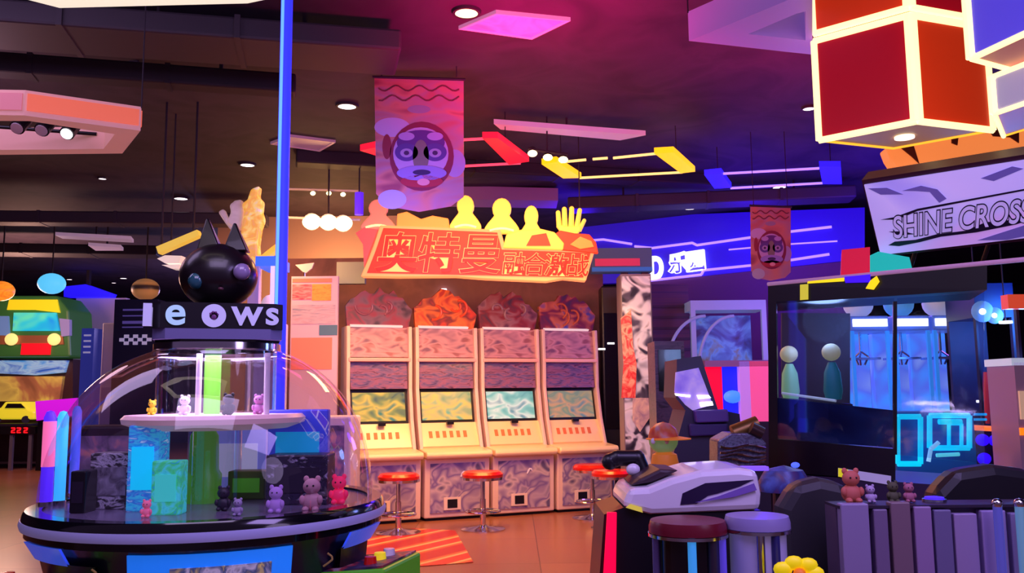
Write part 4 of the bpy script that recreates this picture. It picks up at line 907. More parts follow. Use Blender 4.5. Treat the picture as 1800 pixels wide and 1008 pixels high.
# ------------------------------------------------------------------ white sculpted console
Yv = 3.3
t = T('ride_console', 'white sculpted console with a dark side vent and a red light strip', 'arcade game', (XP(1210, Yv), Yv, 0))
wb = MB()
prof1 = pts([(1094, 893), (1107, 860), (1140, 858), (1180, 842), (1232, 828), (1300, 824), (1332, 828), (1340, 870), (1338, 898), (1145, 906)], Yv)
wb.prism(prof1, (0, .40, 0)); body = wb.build('white_shell', 'white', t, bevel=.022, smooth=False)
MB().prism(pts([(1196, 888), (1200, 868), (1240, 850), (1325, 844), (1300, 856), (1262, 868), (1245, 872), (1224, 886)], Yv - .003), (0, .01, 0)).build('side_vent', M('vent_dark', (38, 22, 60), .3), body, bevel=0)
MB().prism(pts([(1222, 884), (1262, 873), (1325, 850), (1330, 862), (1290, 874)], Yv - .006), (0, -.004, 0)).build('vent_lip', M('lip_violet', (130, 100, 190), .3), body)
MB().prism(pts([(1100, 893), (1108, 887), (1128, 893), (1130, 902)], Yv - .005), (0, .004, 0)).build('yellow_sticker', M('sticker_y', (240, 225, 80), .4, emit=.3), body)
MB().prism([p + Vector((0, .06, 0)) for p in pts([(1112, 858), (1150, 852), (1200, 830), (1165, 828), (1130, 845)], Yv)], (0, .26, 0)).build('seat_pad', M('pad_maroon', (50, 24, 40), .5), t, bevel=.015)
MB().prism(pts([(1062, 905), (1096, 893), (1146, 906), (1338, 898), (1338, 1200), (1040, 1200)], Yv + .02), (0, .36, 0)).build('base_body', 'black', t)
MB().prism(pts([(1068, 902), (1084, 902), (1080, 1200), (1050, 1200)], Yv - .01), (0, .02, 0)).build('red_light_strip', E('strip_red', (255, 0, 60), 1.1), t)
MB().box(XP(1262, Yv + .3), XP(1338, Yv + .3), Yv + .25, Yv + .3, ZP(824, Yv + .3), ZP(817, Yv + .3)).build('violet_light_bar', E('vbar', (120, 80, 250), 1.0), t)
# dark handlebar / gun holder at 1075-1130, 800-830
t = T('console_handle', 'black padded handlebar beside the white console', 'handle', P(1115, 860, 3.6))
MB().path([P(1072, 812, 3.6), P(1085, 806, 3.6), P(1120, 806, 3.6), P(1130, 830, 3.6), P(1128, 870, 3.6)], .032, 12).ball(P(1085, 806, 3.6), .033, 12).ball(P(1120, 806, 3.6), .033, 12).ball(P(1072, 812, 3.6), .034, 12).ball(P(1130, 830, 3.6), .033, 12).build('handlebar', 'black', t, smooth=True)
MB().tube(P(1128, 868, 3.6), (P(1128, 868, 3.6).x, 3.6, 0), .04, 14).build('handle_post', 'black', t)
MB().ball(P(1113, 826, 3.55), (.028, .02, .024), 16).build('white_knob', 'white', t, smooth=True)
# stool like drums in front of console
def drumstool(px, py, Y, r, label, seatm, tubes, bodym='blackgloss'):
    p = P(px, py, Y); t = T('drum_stool', label, 'stool', (p.x, Y, 0), group='drum stools by the ride console')
    z1 = p.z
    MB().lathe([(.001, z1 - .01), (r * 1.0, z1 - .012), (r * 1.05, z1 - .03), (r * 1.05, z1 - .05), (r * .95, z1 - .06)], 36).build('seat', seatm, t, local=True, smooth=True)
    MB().lathe([(r * 1.05, z1 - .052), (r * 1.075, z1 - .052), (r * 1.075, z1 - .062), (r * 1.0, z1 - .062)], 36).build('seat_ring', 'chrome', t, local=True, smooth=True)
    MB().lathe([(.001, 0), (r * .9, 0), (r * .9, z1 - .06), (.001, z1 - .06)], 36).build('drum_body', bodym, t, local=True, smooth=True)
    for a, m in tubes:
        a = math.radians(a); MB().tube((r * .93 * math.cos(a), r * .93 * math.sin(a), .01), (r * .93 * math.cos(a), r * .93 * math.sin(a), z1 - .062), .014, 10).build('tube_leg', m, t, local=True, smooth=True)
tube_l = E('tube_ltblue', (50, 135, 205), .8); tube_v = M('tube_violet', (120, 110, 180), .25, .6)
drumstool(1208, 908, 2.95, .12, 'black drum stool with pale blue tubes and dark red seat', M('seat_dkred', (110, 18, 40), .3), [(-95, tube_l), (-165, tube_v), (-30, M('tube_v2', (90, 70, 210), .3, emit=.4)), (-60, 'dark')])
drumstool(1330, 900, 2.95, .10, 'silver violet drum stool right under the white console', M('seat_violet', (150, 140, 200), .3), [(-100, 'chrome'), (-70, M('tube_navy', (50, 50, 130), .3, .3))], M('violetmetal', (165, 155, 220), .25, emit=.1))  # silver violet body glows faintly, standing in for light that barely reaches it

# ------------------------------------------------------------------ big glass cabinet, right
def rY(px): return 5.3 / (1 + 6e-4 * (px - 1350))
def rq(px, py, d=0): return P(px, py, rY(px)) + Vector((d * .35, d, 0))
t = T('glass_prize_cabinet', 'large black framed glass prize cabinet on the right', 'prize cabinet', (rq(1460, 800).x, 5.0, 0))
back = Vector((.30, .85, 0))
def top(px): return 503 - .097 * (px - 1350)
MB().prism([rq(1350, top(1350)), rq(1735, top(1735)), rq(1735, top(1735) + 44), rq(1350, top(1350) + 32)], back * .6).build('top_fascia', 'black', t)
MB().prism([rq(1350, 500), rq(1364, 500), rq(1370, 1010), rq(1352, 1010)], back * .15).build('frame_post', 'black', t)
MB().prism([rq(1570, 530), rq(1577, 530), rq(1577, 800), rq(1570, 800)], back * .06).build('frame_post', 'black', t)
MB().prism([rq(1358, 772), rq(1574, 790), rq(1574, 845), rq(1358, 830)], back * .5).build('lower_fascia', M('fascia_black', (22, 12, 30), .3), t)
MB().prism([rq(1356, 832), rq(1720, 858), rq(1720, 1500), rq(1360, 1400)], back * .8).build('base_cabinet', M('base_purple', (50, 34, 74), .4), t)
MB().prism([rq(1364, 530), rq(1572, 524), rq(1572, 790), rq(1364, 773)], Vector((.003, .008, 0))).build('glass_pane', 'tint', t)
MB().prism([rq(1577, 524), rq(1730, 514), rq(1730, 815), rq(1577, 800)], Vector((.003, .008, 0))).build('glass_pane', 'tint', t)
MB().prism([rq(1366, 700, .01), rq(1572, 722, .01), rq(1572, 788, .01), rq(1366, 772, .01)], Vector((.01, .02, 0))).build('lower_panel', art('deep_blue', [(22, 26, 70), (30, 44, 96), (24, 22, 60), (36, 50, 90)], 1.2, emit=.1, rough=.15), t)
MB().prism([rq(1474, 823, -.01), rq(1566, 837, -.01), rq(1566, 853, -.01), rq(1474, 838, -.01)], Vector((0, .008, 0))).build('white_label', M('lab_w', (190, 180, 230), .4, emit=.25), t)
MB().prism([rq(1474, 823, -.018), rq(1490, 825.5, -.018), rq(1490, 840.5, -.018), rq(1474, 838, -.018)], Vector((0, .006, 0))).build('yellow_label', M('lab_y', (230, 225, 40), .4, emit=.5), t)
MB().prism([rq(1407, 501, -.01), rq(1421, 500, -.01), rq(1421, 527, -.01), rq(1407, 528, -.01)], Vector((0, .008, 0))).build('yellow_tag', M('lab_y2', (225, 220, 60), .4, emit=.5), t)
MB().prism([rq(1420, 491, -.01), rq(1484, 486, -.01), rq(1484, 495, -.01), rq(1420, 499, -.01)], Vector((0, .008, 0))).build('yellow_trim', E('trim_y', (240, 215, 20), .9), t)
MB().prism([rq(1484, 486, -.012), rq(1530, 483, -.012), rq(1530, 497, -.012), rq(1487, 498, -.012)], Vector((0, .008, 0))).build('blue_trim', E('trim_b', (60, 10, 235), .9), t)
MB().prism([rq(1530, 494, -.015), rq(1541, 486, -.015), rq(1546, 496, -.015), rq(1536, 510, -.015), rq(1522, 508, -.015)], Vector((0, .006, 0))).build('yellow_star', E('trim_s', (250, 215, 10), .9), t)
MB().tube(rq(1350, top(1350) - 3), rq(1830, top(1830) - 3), .012).build('top_edge_strip', M('edge_pink', (190, 140, 185), .4, emit=.3), t)
MB().prism([rq(1480, 437, .05), rq(1530, 432, .05), rq(1530, 483, .05), rq(1478, 487, .05)], back * .2).build('red_topper', M('top_red', (215, 20, 60), .4, emit=.55), t)
MB().prism([rq(1530, 447, .05), rq(1545, 440, .05), rq(1600, 450, .05), rq(1606, 474, .05), rq(1560, 480, .05), rq(1530, 482, .05)], back * .2).build('teal_topper', M('top_teal', (20, 190, 170), .4, emit=.6), t)
# interior wall partly visible
MB().prism([rq(1366, 535, .6), rq(1500, 535, .6), rq(1500, 770, .6), rq(1366, 770, .6)], Vector((0, .02, 0))).build('interior_back', M('int_back', (66, 62, 86), .5), t)
MB().tube(rq(1372, 692, .2), rq(1470, 706, .2), .008).build('shelf_edge', M('shelf_edge', (190, 200, 215), .3, emit=.4), t)
MB().prism([rq(1366, 700, .1), rq(1500, 712, .1), rq(1500, 712, .55), rq(1366, 700, .55)], (0, 0, -.01)).build('display_shelf', 'dark', t)
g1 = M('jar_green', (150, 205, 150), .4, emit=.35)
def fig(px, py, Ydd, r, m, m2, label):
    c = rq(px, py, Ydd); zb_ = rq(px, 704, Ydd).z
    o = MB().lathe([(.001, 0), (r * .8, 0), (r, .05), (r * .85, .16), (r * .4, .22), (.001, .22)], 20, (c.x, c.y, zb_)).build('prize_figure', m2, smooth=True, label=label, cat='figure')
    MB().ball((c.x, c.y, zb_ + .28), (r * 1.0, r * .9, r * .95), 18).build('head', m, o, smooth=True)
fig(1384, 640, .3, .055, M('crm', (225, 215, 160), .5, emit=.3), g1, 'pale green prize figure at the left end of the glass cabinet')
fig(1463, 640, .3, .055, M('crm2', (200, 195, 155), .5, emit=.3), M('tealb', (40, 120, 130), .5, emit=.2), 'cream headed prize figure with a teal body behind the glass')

# row of blue lit claw machines seen beyond the glass
def claw(px0, px1, Y, label, k):
    x0, x1 = XP(px0, Y), XP(px1, Y); zt = ZP(578, Y); zm = ZP(735, Y); w_ = x1 - x0
    t = T('claw_machine', label, 'arcade game', ((x0 + x1) / 2, Y, 0), group='blue lit claw machines beyond the glass')
    MB().box(x0, x1, Y, Y + .6, 0, zm).build('lower_body', M('claw_body', (60, 90, 190), .35, emit=.25), t, bevel=.01)
    MB().box(x0, x1, Y, Y + .6, zt - .02, zt + .12).build('roof', M('claw_roof', (90, 120, 210), .35, emit=.4), t, bevel=.01)
    MB().box(x0 + .02, x1 - .02, Y - .02, Y, zt + .02, zt + .09).build('light_bar', 'ledwhite', t)
    MB().box(x0, x1, Y + .5, Y + .6, zm, zt - .02).build('back_panel', art('claw_blue', [(40, 120, 235), (70, 150, 245), (90, 110, 210), (130, 150, 215)], 1.6, (1, 1, 1.4), emit=1.0, detail=1), t)
    for a in (x0, x1 - .03): MB().box(a, a + .03, Y, Y + .03, zm, zt - .02).build('corner_post', M('cpost', (60, 150, 245), .3, emit=.7), t)
    MB().box(x0 + .05, x1 - .05, Y + .1, Y + .4, zm + .18 * 3, zm + .18 * 3 + .02).build('inner_rail', 'silver', t)
    cxx = (x0 + x1) / 2; MB().tube((cxx, Y + .25, zt - .02), (cxx, Y + .25, zt - .2), .012).build('claw_cable', 'chrome', t)
    cl = MB()
    for a in (0, 2.1, 4.2): cl.path([(cxx, Y + .25, zt - .2), (cxx + .07 * math.cos(a), Y + .25 + .07 * math.sin(a), zt - .25), (cxx + .03 * math.cos(a), Y + .25 + .03 * math.sin(a), zt - .33)], .009, 6)
    cl.build('claw', 'chrome', t)
    MB().box(x0 + .05, x1 - .05, Y - .015, Y, zm - .5, zm - .12).build('prize_door', M('door_dk', (30, 40, 100), .3), t)
    return (x0 + x1) / 2, zt + .12
for i, (a, b) in enumerate([(1500, 1568), (1576, 1640), (1646, 1712)]):
    cxx, zt_ = claw(a, b, 8.2, ['blue lit claw machine leftmost behind the glass pane', 'blue lit claw machine in the middle behind the glass', 'blue lit claw machine rightmost of the three behind the glass'][i], i)
    o = MB().ball((cxx, 8.45, zt_ + .13), (.14, .13, .13), 20).build('round_plush', M('plush_sky%d' % i, [(215, 215, 235), (110, 190, 235), (225, 215, 215)][i], .7, emit=.35), smooth=True,
        label=['white round plush on top of the leftmost blue claw machine', 'sky blue round plush on the middle blue claw machine', 'cream round plush on the rightmost blue claw machine'][i], cat='plush toy')
    for s_ in (-1, 1): MB().ball((cxx + s_ * .045, 8.33, zt_ + .15), .016, 10).build('eye', 'black', o, smooth=True)
# cyan framed machine
Yn = 6.6
t = T('cyan_frame_game', 'game with cyan neon frames glowing behind the black seats', 'arcade game', (XP(1640, Yn), Yn, 0))
MB().box(XP(1572, Yn), XP(1712, Yn), Yn + .05, Yn + .5, 0, ZP(726, Yn)).build('cabinet', M('cyan_cab', (24, 80, 160), .4, emit=.22), t)
def fr(a, b, c, d, r=.02):
    MB().path([P(a, c, Yn), P(b, c, Yn), P(b, d, Yn), P(a, d, Yn), P(a, c, Yn)], r, 8).build('neon_frame', 'neonC', t)
fr(1578, 1618, 733, 816); fr(1634, 1704, 731, 788); fr(1668, 1690, 745, 788, .014)
MB().tube(P(1650, 742, Yn - .02), P(1690, 742, Yn - .02), .02).build('neon_bar', 'neonC', t)
MB().path([P(1632, 812, Yn - .03), P(1636, 790, Yn - .03), P(1650, 778, Yn - .03)], .016).build('neon_swoosh', E('pale_cyan', (130, 190, 235), .9), t)
MB().tube(P(1646, 801, Yn - .03), P(1686, 799, Yn - .03), .014).build('neon_bar', E('pale_cyan2', (90, 210, 220), .9), t)
# right edge machines
Yr = 7.4
t = T('prize_machine', 'dark machine with red pole and blue lights at the right edge', 'arcade game', (XP(1745, Yr), Yr, 0))
MB().box(XP(1722, Yr), XP(1790, Yr), Yr, Yr + .5, 0, ZP(755, Yr)).build('cabinet', M('pm_body', (36, 16, 60), .4), t)
MB().box(XP(1722, Yr), XP(1792, Yr), Yr, Yr + .5, ZP(560, Yr), ZP(500, Yr)).build('header', M('pm_hd', (20, 30, 80), .4), t)
for px in (1722, 1786): MB().box(XP(px, Yr), XP(px + 4, Yr), Yr, Yr + .04, ZP(755, Yr), ZP(560, Yr)).build('post', 'dark', t)
MB().box(XP(1722, Yr), XP(1792, Yr), Yr + .46, Yr + .5, ZP(755, Yr), ZP(560, Yr)).build('back_panel', M('pm_bk', (58, 34, 74), .5), t)
MB().tube(P(1735, 655, Yr + .1), P(1733, 745, Yr + .1), .03).build('red_pole', M('pm_red', (170, 40, 60), .4, emit=.3), t)
for px, py in ((1727, 774), (1750, 775), (1730, 807)): MB().ball(P(px, py, Yr - .02), (.06, .02, .05), 14).build('blue_light', E('pm_blue', (50, 10, 250), .9), t, smooth=True)
MB().tube(P(1706, 752, Yr - .05), P(1742, 754, Yr - .05), .022).build('orange_light', E('pm_or', (255, 120, 50), 1), t)
for dy in (729, 738): MB().tube(P(1712, dy, Yr - .05), P(1734, dy, Yr - .05), .010).build('cyan_light', E('pm_cy', (20, 150, 220), .8), t)
for px, py, r in ((1727, 548, .09), (1748, 555, .07)):
    o = MB().ball(P(px, py, Yr - .08), (r, .06, r), 18).build('balloon_lamp', M('bl', (110, 165, 225), .5, emit=.5), label='pale blue ball lamp %s' % ('left of a smaller one near the right edge' if px == 1727 else 'small one beside a larger pale blue ball'), cat='lamp', smooth=True)
    MB().ball(P(px, py, Yr - .14), r * .3, 10).build('bulb', 'ledwhite', o, smooth=True)
t = T('bright_shop_machine', 'pale lit machine with an orange sign cut by the right edge', 'arcade game', (XP(1810, 6.9), 6.9, 0))
MB().box(XP(1784, 6.9), XP(1880, 6.9), 6.9, 7.3, 0, ZP(640, 6.9)).build('cabinet', M('bs_body', (170, 130, 165), .4, emit=.1), t)
MB().box(XP(1784, 6.9), XP(1880, 6.9), 6.88, 6.9, ZP(768, 6.9), ZP(755, 6.9)).build('orange_strip', E('bs_or', (255, 130, 20), 1), t)
MB().box(XP(1787, 6.9), XP(1880, 6.9), 6.88, 6.9, ZP(740, 6.9), ZP(690, 6.9)).build('display_window', M('bs_win', (235, 190, 160), .4, emit=.4), t)
MB().box(XP(1780, 6.9), XP(1880, 6.9), 6.9, 7.3, ZP(645, 6.9), ZP(632, 6.9)).build('roof', M('bs_roof', (200, 210, 235), .4, emit=.5), t)
MB().box(XP(1782, 6.9), XP(1880, 6.9), 6.9, 7.0, ZP(545, 6.9), ZP(520, 6.9)).build('orange_sign', M('bs_sgn', (225, 80, 50), .4, emit=.6), t)
MB().box(XP(1795, 7), XP(1800, 7), 7.0, 7.04, ZP(640, 7), ZP(545, 7)).build('sign_post', 'dark', t)
for px, py in ((1768, 569), (1768, 709)):
    o = MB().lathe([(.001, 0), (.05, 0), (.05, .02), (.001, .02)], 16, P(px, py, 7.2)).build('spot_lamp', 'ledwhite', label='tiny white spot lamp %s near the right edge' % ('upper' if py < 600 else 'lower'), cat='lamp')
    q = P(px, py, 7.2); o.location.y += (.35 if py > 600 else 0); q = wloc(o); MB().tube((q.x, q.y, q.z + .01), (q.x, q.y, 4.1), .005).build('lamp_cord', 'ductdark', o)

# ------------------------------------------------------------------ foreground clutter bottom right
def seat(px, Y, w, ztop, label, m):
    x = XP(px, Y); t = T('game_seat', label, 'seat', (x, Y, 0))
    l = [(-w, .45), (-w * 1.05, .62), (-w * .95, ztop - .1), (-w * .6, ztop - .02), (0, ztop), (w * .6, ztop - .02), (w * .95, ztop - .1), (w * 1.05, .62), (w, .45)]
    MB().prism([(a, -.05, b) for a, b in l], (0, .12, 0)).build('backrest', m, t, local=True, bevel=.035)
    MB().box(-w, w, .02, .5, .36, .48).build('seat_cushion', m, t, local=True, bevel=.03)
    MB().tube((0, .22, .03), (0, .22, .36), .05, 16).build('pedestal', 'chrome', t, local=True, smooth=True)
    MB().lathe([(.001, 0), (.2, 0), (.2, .02), (.05, .04)], 24, (0, .22, 0)).build('base_plate', 'black', t, local=True, smooth=True)
seat(1425, 3.2, .15, ZP(838, 3.2), 'dark greenish game seat right of the white console', M('seat_green', (42, 40, 48), .5))
seat(1725, 3.35, .24, ZP(818, 3.35), 'broad black game seat near the right edge', M('seat_black', (12, 12, 24), .45))
Yj = 2.9
panels = [(1466, 1514, 886, (90, 75, 125)), (1522, 1546, 896, (60, 42, 84)), (1552, 1586, 884, (66, 40, 56)), (1592, 1622, 892, (95, 65, 120)), (1626, 1656, 898, (85, 75, 135)), (1660, 1700, 905, (100, 80, 130)), (1708, 1750, 900, (110, 90, 150)), (1758, 1800, 905, (130, 110, 175)), (1806, 1850, 900, (130, 110, 175))]
t = T('counter_row', 'violet counter with upright panels along the bottom right', 'counter', (XP(1640, Yj), Yj, 0))
pb = MB().box(XP(1464, Yj), XP(1850, Yj), Yj + .04, Yj + .14, 0, ZP(895, Yj)).build('counter_body', M('counter_violet', (90, 75, 105), .4), t)
for a, b, c, col in panels:
    MB().box(XP(a, Yj), XP(b, Yj), Yj, Yj + .04, 0, ZP(c, Yj)).build('front_panel', M('panel_%d' % a, tuple(min(255, int((v * .7 + 55) * (1.25 if a % 3 else 1.0))) for v in col), .35), t, bevel=.004)
MB().box(XP(1464, Yj), XP(1850, Yj), Yj + .01, Yj + .14, ZP(895, Yj), ZP(890, Yj)).build('counter_top', 'dark', t)
ztop = ZP(890, Yj)
for px in (1736, 1774):
    o = MB().lathe([(.014, 0), (.014, .9)], 12, (XP(px, Yj - .05), Yj - .05, ZP(888, Yj - .05) - .9)).build('tube_rail', M('tr%d' % px, (110, 110, 220) if px < 1750 else (130, 190, 220), .2, .5, emit=.2), smooth=True, label='%s tube upright before the violet counter' % ('blue' if px < 1750 else 'pale cyan'), cat='rail')
    MB().ball((XP(px, Yj - .05), Yj - .05, ZP(888, Yj - .05)), .017, 12).build('end_cap', 'chrome', o, smooth=True)
zz = ztop
def onctr(px, r, m, label, dy=.08): return plush(px, 880, Yj + dy, r, m, label, z=ztop + .001)
onctr(1497, .038, M('pl_terr', (190, 95, 85), .7, emit=.05), 'terracotta plush toy on the violet counter')
onctr(1570, .024, M('pl_olv', (80, 80, 56), .8), 'olive plush toy on the violet counter')
onctr(1598, .022, M('pl_ros', (170, 100, 125), .8), 'rose plush toy on the violet counter next to the olive one')
onctr(1530, .02, M('pl_wht', (180, 160, 200), .8), 'pale lilac plush toy on the violet counter')
o = MB().lathe([(.001, 0), (.032, 0), (.03, .014), (.001, .018)], 20, (XP(1628, Yj + .1), Yj + .1, ztop + .001)).build('push_button', E('btn_blue', (70, 40, 235), .8), label='blue glowing push button on the violet counter', cat='button', smooth=True)
MB().lathe([(.032, 0), (.038, 0), (.038, .008), (.032, .008)], 20, (XP(1628, Yj + .1), Yj + .1, ztop + .001)).build('button_ring', 'chrome', o)
t = T('flower_prize', 'yellow flower shaped prize on the floor at the bottom right', 'prize', PZ(1405, 1012, 0.35))
p = P(1403, 1009, 2.75)
for i in range(7):
    a = 2 * math.pi * i / 7; MB().ball(p + Vector((.05 * math.cos(a), 0, .032 * math.sin(a))), (.03, .018, .022), 12).build('petal', M('petal_y', (250, 225, 10), .5, emit=.4), t, smooth=True)
MB().ball(p + Vector((0, -.015, 0)), .02, 12).build('flower_centre', M('fl_or', (240, 120, 20), .5, emit=.3), t, smooth=True)
MB().tube(p, (p.x, p.y + .02, 0), .012).build('stem', 'green', t)
# small slate shelf with colourful things between console & seat (1345-1390, 830-900)
o = MB().lathe([(.001, 0), (.11, 0), (.115, .03), (.08, .09), (.001, .11)], 24, (XP(1370, 3.9), 3.9, ZP(862, 3.9))).build('soft_cushion', art('cush', [(80, 110, 200), (60, 60, 130), (110, 50, 80)], 9), smooth=True, label='blue and maroon cushion seat behind the white console', cat='seat')
MB().tube((XP(1370, 3.9), 3.9, 0), (XP(1370, 3.9), 3.9, ZP(862, 3.9)), .05, 16).build('seat_post', 'dark', o)
o = MB().ball(P(1398, 818, 4.4), (.022, .012, .014), 14).build('indicator_lamp', E('ind_b', (60, 80, 255), 2), label='small blue white indicator lamp right of the engine display', cat='lamp', smooth=True)
MB().tube(P(1398, 820, 4.41), (P(1398, 818, 4.4).x, 4.42, 0), .012).build('lamp_post', 'black', o)

# ------------------------------------------------------------------ far left area
Yl = 17.2
t = T('bus_ride_game', 'colourful game cabinet shaped like the front of a bus, far left', 'arcade game', (XP(60, Yl), Yl, 0))
def lp(l, d, m, nm, par=t, th=.1, bv=0): return MB().prism(pts(l, Yl + d), (0, th, 0)).build(nm, m, par, bevel=bv)
lp([(-40, 628), (-40, 560), (-20, 528), (20, 520), (100, 520), (120, 545), (124, 628)], 0, M('bus_green', (60, 120, 60), .4, emit=.15), 'bus_body', th=1.0, bv=.04)
lp([(12, 545), (16, 527), (100, 527), (105, 550), (60, 545)], -.04, M('bus_yellow', (240, 215, 30), .4, emit=.6), 'destination_board')
lp([(24, 550), (98, 550), (104, 582), (22, 582)], -.05, art('bus_win', [(20, 130, 230), (30, 190, 220), (90, 220, 180), (30, 110, 230)], 1.1, (1, 1, 2.2), emit=.65, detail=1), 'windscreen')
lp([(0, 590), (110, 590), (112, 606), (0, 606)], -.03, M('bus_brown', (150, 90, 60), .5, emit=.15), 'grille')
for px in (20, 95): MB().ball(P(px, 597, Yl - .08), (.13, .06, .12), 18).build('headlamp', E('head_l', (255, 215, 130), 1.0), t, smooth=True)
lp([(38, 604), (88, 604), (86, 624), (36, 624)], -.06, E('bus_red', (240, 10, 30), .9), 'red_plate')
lp([(104, 560), (122, 562), (122, 590), (108, 592)], -.05, M('mirr', (150, 140, 200), .3, emit=.3), 'side_mirror'); lp([(-4, 556), (14, 556), (16, 590), (-4, 590)], -.05, M('mirr2', (110, 150, 215), .3, emit=.3), 'side_mirror')
lp([(-40, 632), (128, 632), (128, 812), (-40, 812)], .3, M('bus_base', (66, 34, 40), .5), 'cabinet', th=.8)
lp([(-40, 634), (118, 634), (112, 655), (60, 660), (-40, 655)], .2, art('bus_blue', [(60, 140, 220), (150, 190, 225), (40, 90, 190)], 2, (1, 1, 3), emit=.5), 'blue_strip')
lp([(-40, 662), (110, 662), (104, 706), (-40, 706)], .2, art('bus_tan', [(140, 85, 60), (175, 110, 75), (220, 190, 90), (120, 70, 60)], 1.2, emit=.3), 'tan_panel')
car = T('toy_car', 'yellow toy sports car on the ledge of the bus game', 'toy car', P(15, 738, Yl - .3))
MB().prism(pts([(-20, 738), (-20, 722), (0, 718), (8, 707), (40, 707), (50, 720), (60, 724), (60, 738)], Yl - .5), (0, .5, 0)).build('car_body', M('car_yellow', (235, 225, 50), .3, emit=.5), car, bevel=.03)
MB().prism(pts([(8, 718), (13, 710), (36, 710), (44, 718)], Yl - .52), (0, .03, 0)).build('car_window', 'black', car)
for px in (-5, 45): MB().tube(P(px, 738, Yl - .52), P(px, 738, Yl - .42), .07, 16).build('wheel', 'black', car, smooth=True)
MB().box(XP(-60, Yl - .3), XP(66, Yl - .3), Yl - .55, Yl + .3, ZP(748, Yl - .3), ZP(744, Yl - .3)).build('car_ledge', 'dark', t)
mg = T('magenta_game', 'magenta lit game console right of the yellow toy car', 'arcade game', (XP(95, Yl - .8), Yl - .8, 0))
MB().prism(pts([(62, 706), (135, 700), (132, 730), (64, 740)], Yl - .8), (0, .4, 0)).build('lit_panel', M('mag', (190, 20, 220), .4, emit=.7), mg)
MB().box(XP(66, Yl - .8), XP(130, Yl - .8), Yl - .7, Yl - .4, 0, ZP(735, Yl - .8)).build('cabinet', 'black', mg)
sg = MB().prism(pts([(-40, 750), (62, 750), (62, 764), (-40, 764)], Yl - .6), (0, .1, 0)).build('digital_sign', 'black', label='black display with red digits under the yellow toy car', cat='display')
for i, px in enumerate((20, 30, 42)):
    MB().path([P(px, 753, Yl - .62), P(px + 6, 753, Yl - .62), P(px + 5, 757, Yl - .62), P(px + 1, 757, Yl - .62), P(px, 761, Yl - .62), P(px + 6, 761, Yl - .62)], .012, 6).build('red_digit', E('dig_red', (255, 20, 30), 1.3), sg)
lg = MB()
for px in (-10, 25, 58): lg.box(XP(px, Yl - .6) - .03, XP(px, Yl - .6) + .03, Yl - .58, Yl - .52, 0, ZP(764, Yl - .6))
lg.build('support_leg', 'silver', sg)
# round lamps far left
def ball_lamp(px, py, r, Y, m, label):
    c = P(px, py, Y); s = Y / F; o = MB().ball(c, (r * s, r * s, r * s * .8), 28).build('globe_lamp', m, label=label, cat='lamp', smooth=True)
    MB().tube((c.x, c.y, c.z + r * s * .78), (c.x, c.y, 4.1), .012).build('lamp_cord', 'ductdark', o)
ball_lamp(91, 499, 23, 14, E('globe_cyan', (90, 200, 250), .95), 'pale blue globe lamp above the bus game')
ball_lamp(2, 512, 22, 14, art('globe_orange', [(240, 90, 20), (255, 150, 40), (220, 50, 20)], 2, (1, 1, 4), emit=.9), 'orange striped globe lamp cut by the left edge')
ball_lamp(256, 509, 24, 14, art('pend_brown', [(60, 40, 40), (190, 130, 80), (200, 140, 90), (70, 40, 40)], 2.4, (.1, .1, 3.2), emit=.3, detail=0, dist=0), 'brown striped pendant lamp left of the lettered drum')
o = MB().prism(pts([(112, 504), (150, 500), (195, 516), (192, 522), (112, 522)], 19), (0, .3, 0)).build('blue_light_cove', E('cove_blue', (35, 20, 240), 1), label='glowing blue cove light strip behind the blue globe lamp', cat='wall light')
MB().box(XP(150, 19.2) - .03, XP(150, 19.2) + .03, 19.1, 19.2, ZP(505, 19.2), 4.1).build('bracket', 'ductdark', o)
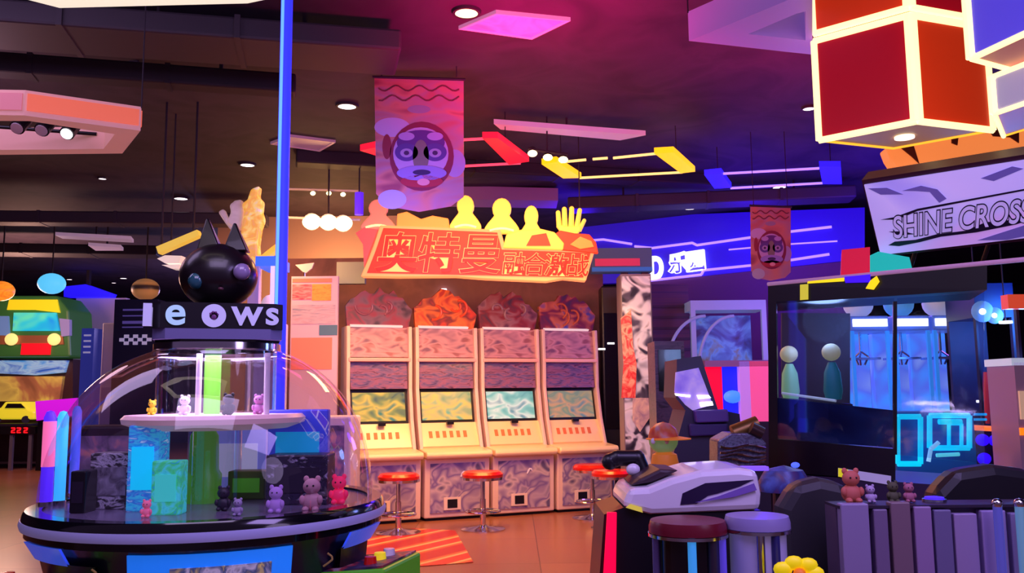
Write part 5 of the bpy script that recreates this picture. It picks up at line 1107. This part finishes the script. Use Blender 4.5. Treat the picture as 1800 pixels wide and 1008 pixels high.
MB().box(XP(115, 19), XP(205, 19), 19.3, 19.5, 0, P(150, 522, 19).z).build('wall_far_panel', M('wp', (190, 160, 205), .7, emit=.12), kind='structure')
o = MB().box(XP(176, 15), XP(202, 15), 15, 15.4, 0, ZP(569, 15)).build('white_cabinet', 'whitematte', label='white cabinet before the pale far wall', cat='cabinet', bevel=.02)
MB().box(XP(180, 15), XP(198, 15), 14.98, 15, .3, 1.5).build('door', M('wc', (190, 175, 205), .5), o)
o = MB().box(XP(140, 14.5), XP(162, 14.5), 14.5, 14.8, 0, ZP(578, 14.5)).build('blue_vending_unit', M('bv', (60, 70, 190), .4, emit=.25), label='narrow blue unit with white lines right of the bus game', cat='vending machine')
for k in range(4): MB().box(XP(145, 14.5), XP(157, 14.5), 14.48, 14.5, ZP(592 + k * 10, 14.5), ZP(589 + k * 10, 14.5)).build('white_line', 'lett', o)
o = MB().box(XP(196, 13), XP(272, 13), 13, 13.3, 0, ZP(528, 13)).build('navy_panel', 'navy', label='navy display board with lilac lines left of the lettered drum', cat='board')
for py, h_ in ((545, 3), (556, 2), (566, 5), (576, 2)): MB().box(XP(212, 13), XP(248, 13), 12.98, 13, ZP(py + h_, 13), ZP(py, 13)).build('print_line', M('pl_%d' % py, (100, 90, 190), .5, emit=.25), o)
ck = MB()
for i in range(7):
    for j in range(3):
        if (i + j) % 2: ck.box(XP(208 + i * 8, 13), XP(216 + i * 8, 13), 12.98, 13, ZP(596 + j * 6, 13), ZP(590 + j * 6, 13))
ck.build('checker_print', 'lett', o)
# low machines seen through the dome
for i, (px, Y, h, m, lb) in enumerate([(185, 7.5, 1.1, 'dark', 'dark low game cabinet seen through the left of the dome'), (560, 8.0, 1.15, 'whitematte', 'pale low cabinet seen through the right of the dome')]):
    x = XP(px, Y); t = T('low_game_cabinet', lb, 'arcade game', (x, Y, 0))
    MB().box(-.3, .3, 0, .5, 0, h).build('cabinet', m, t, local=True, bevel=.02); MB().box(-.24, .24, -.01, 0, .6, h - .08).build('screen', art('lowscreen%d' % i, [(60, 50, 90), (120, 90, 150), (200, 120, 140)], 5, emit=.2), t, local=True)
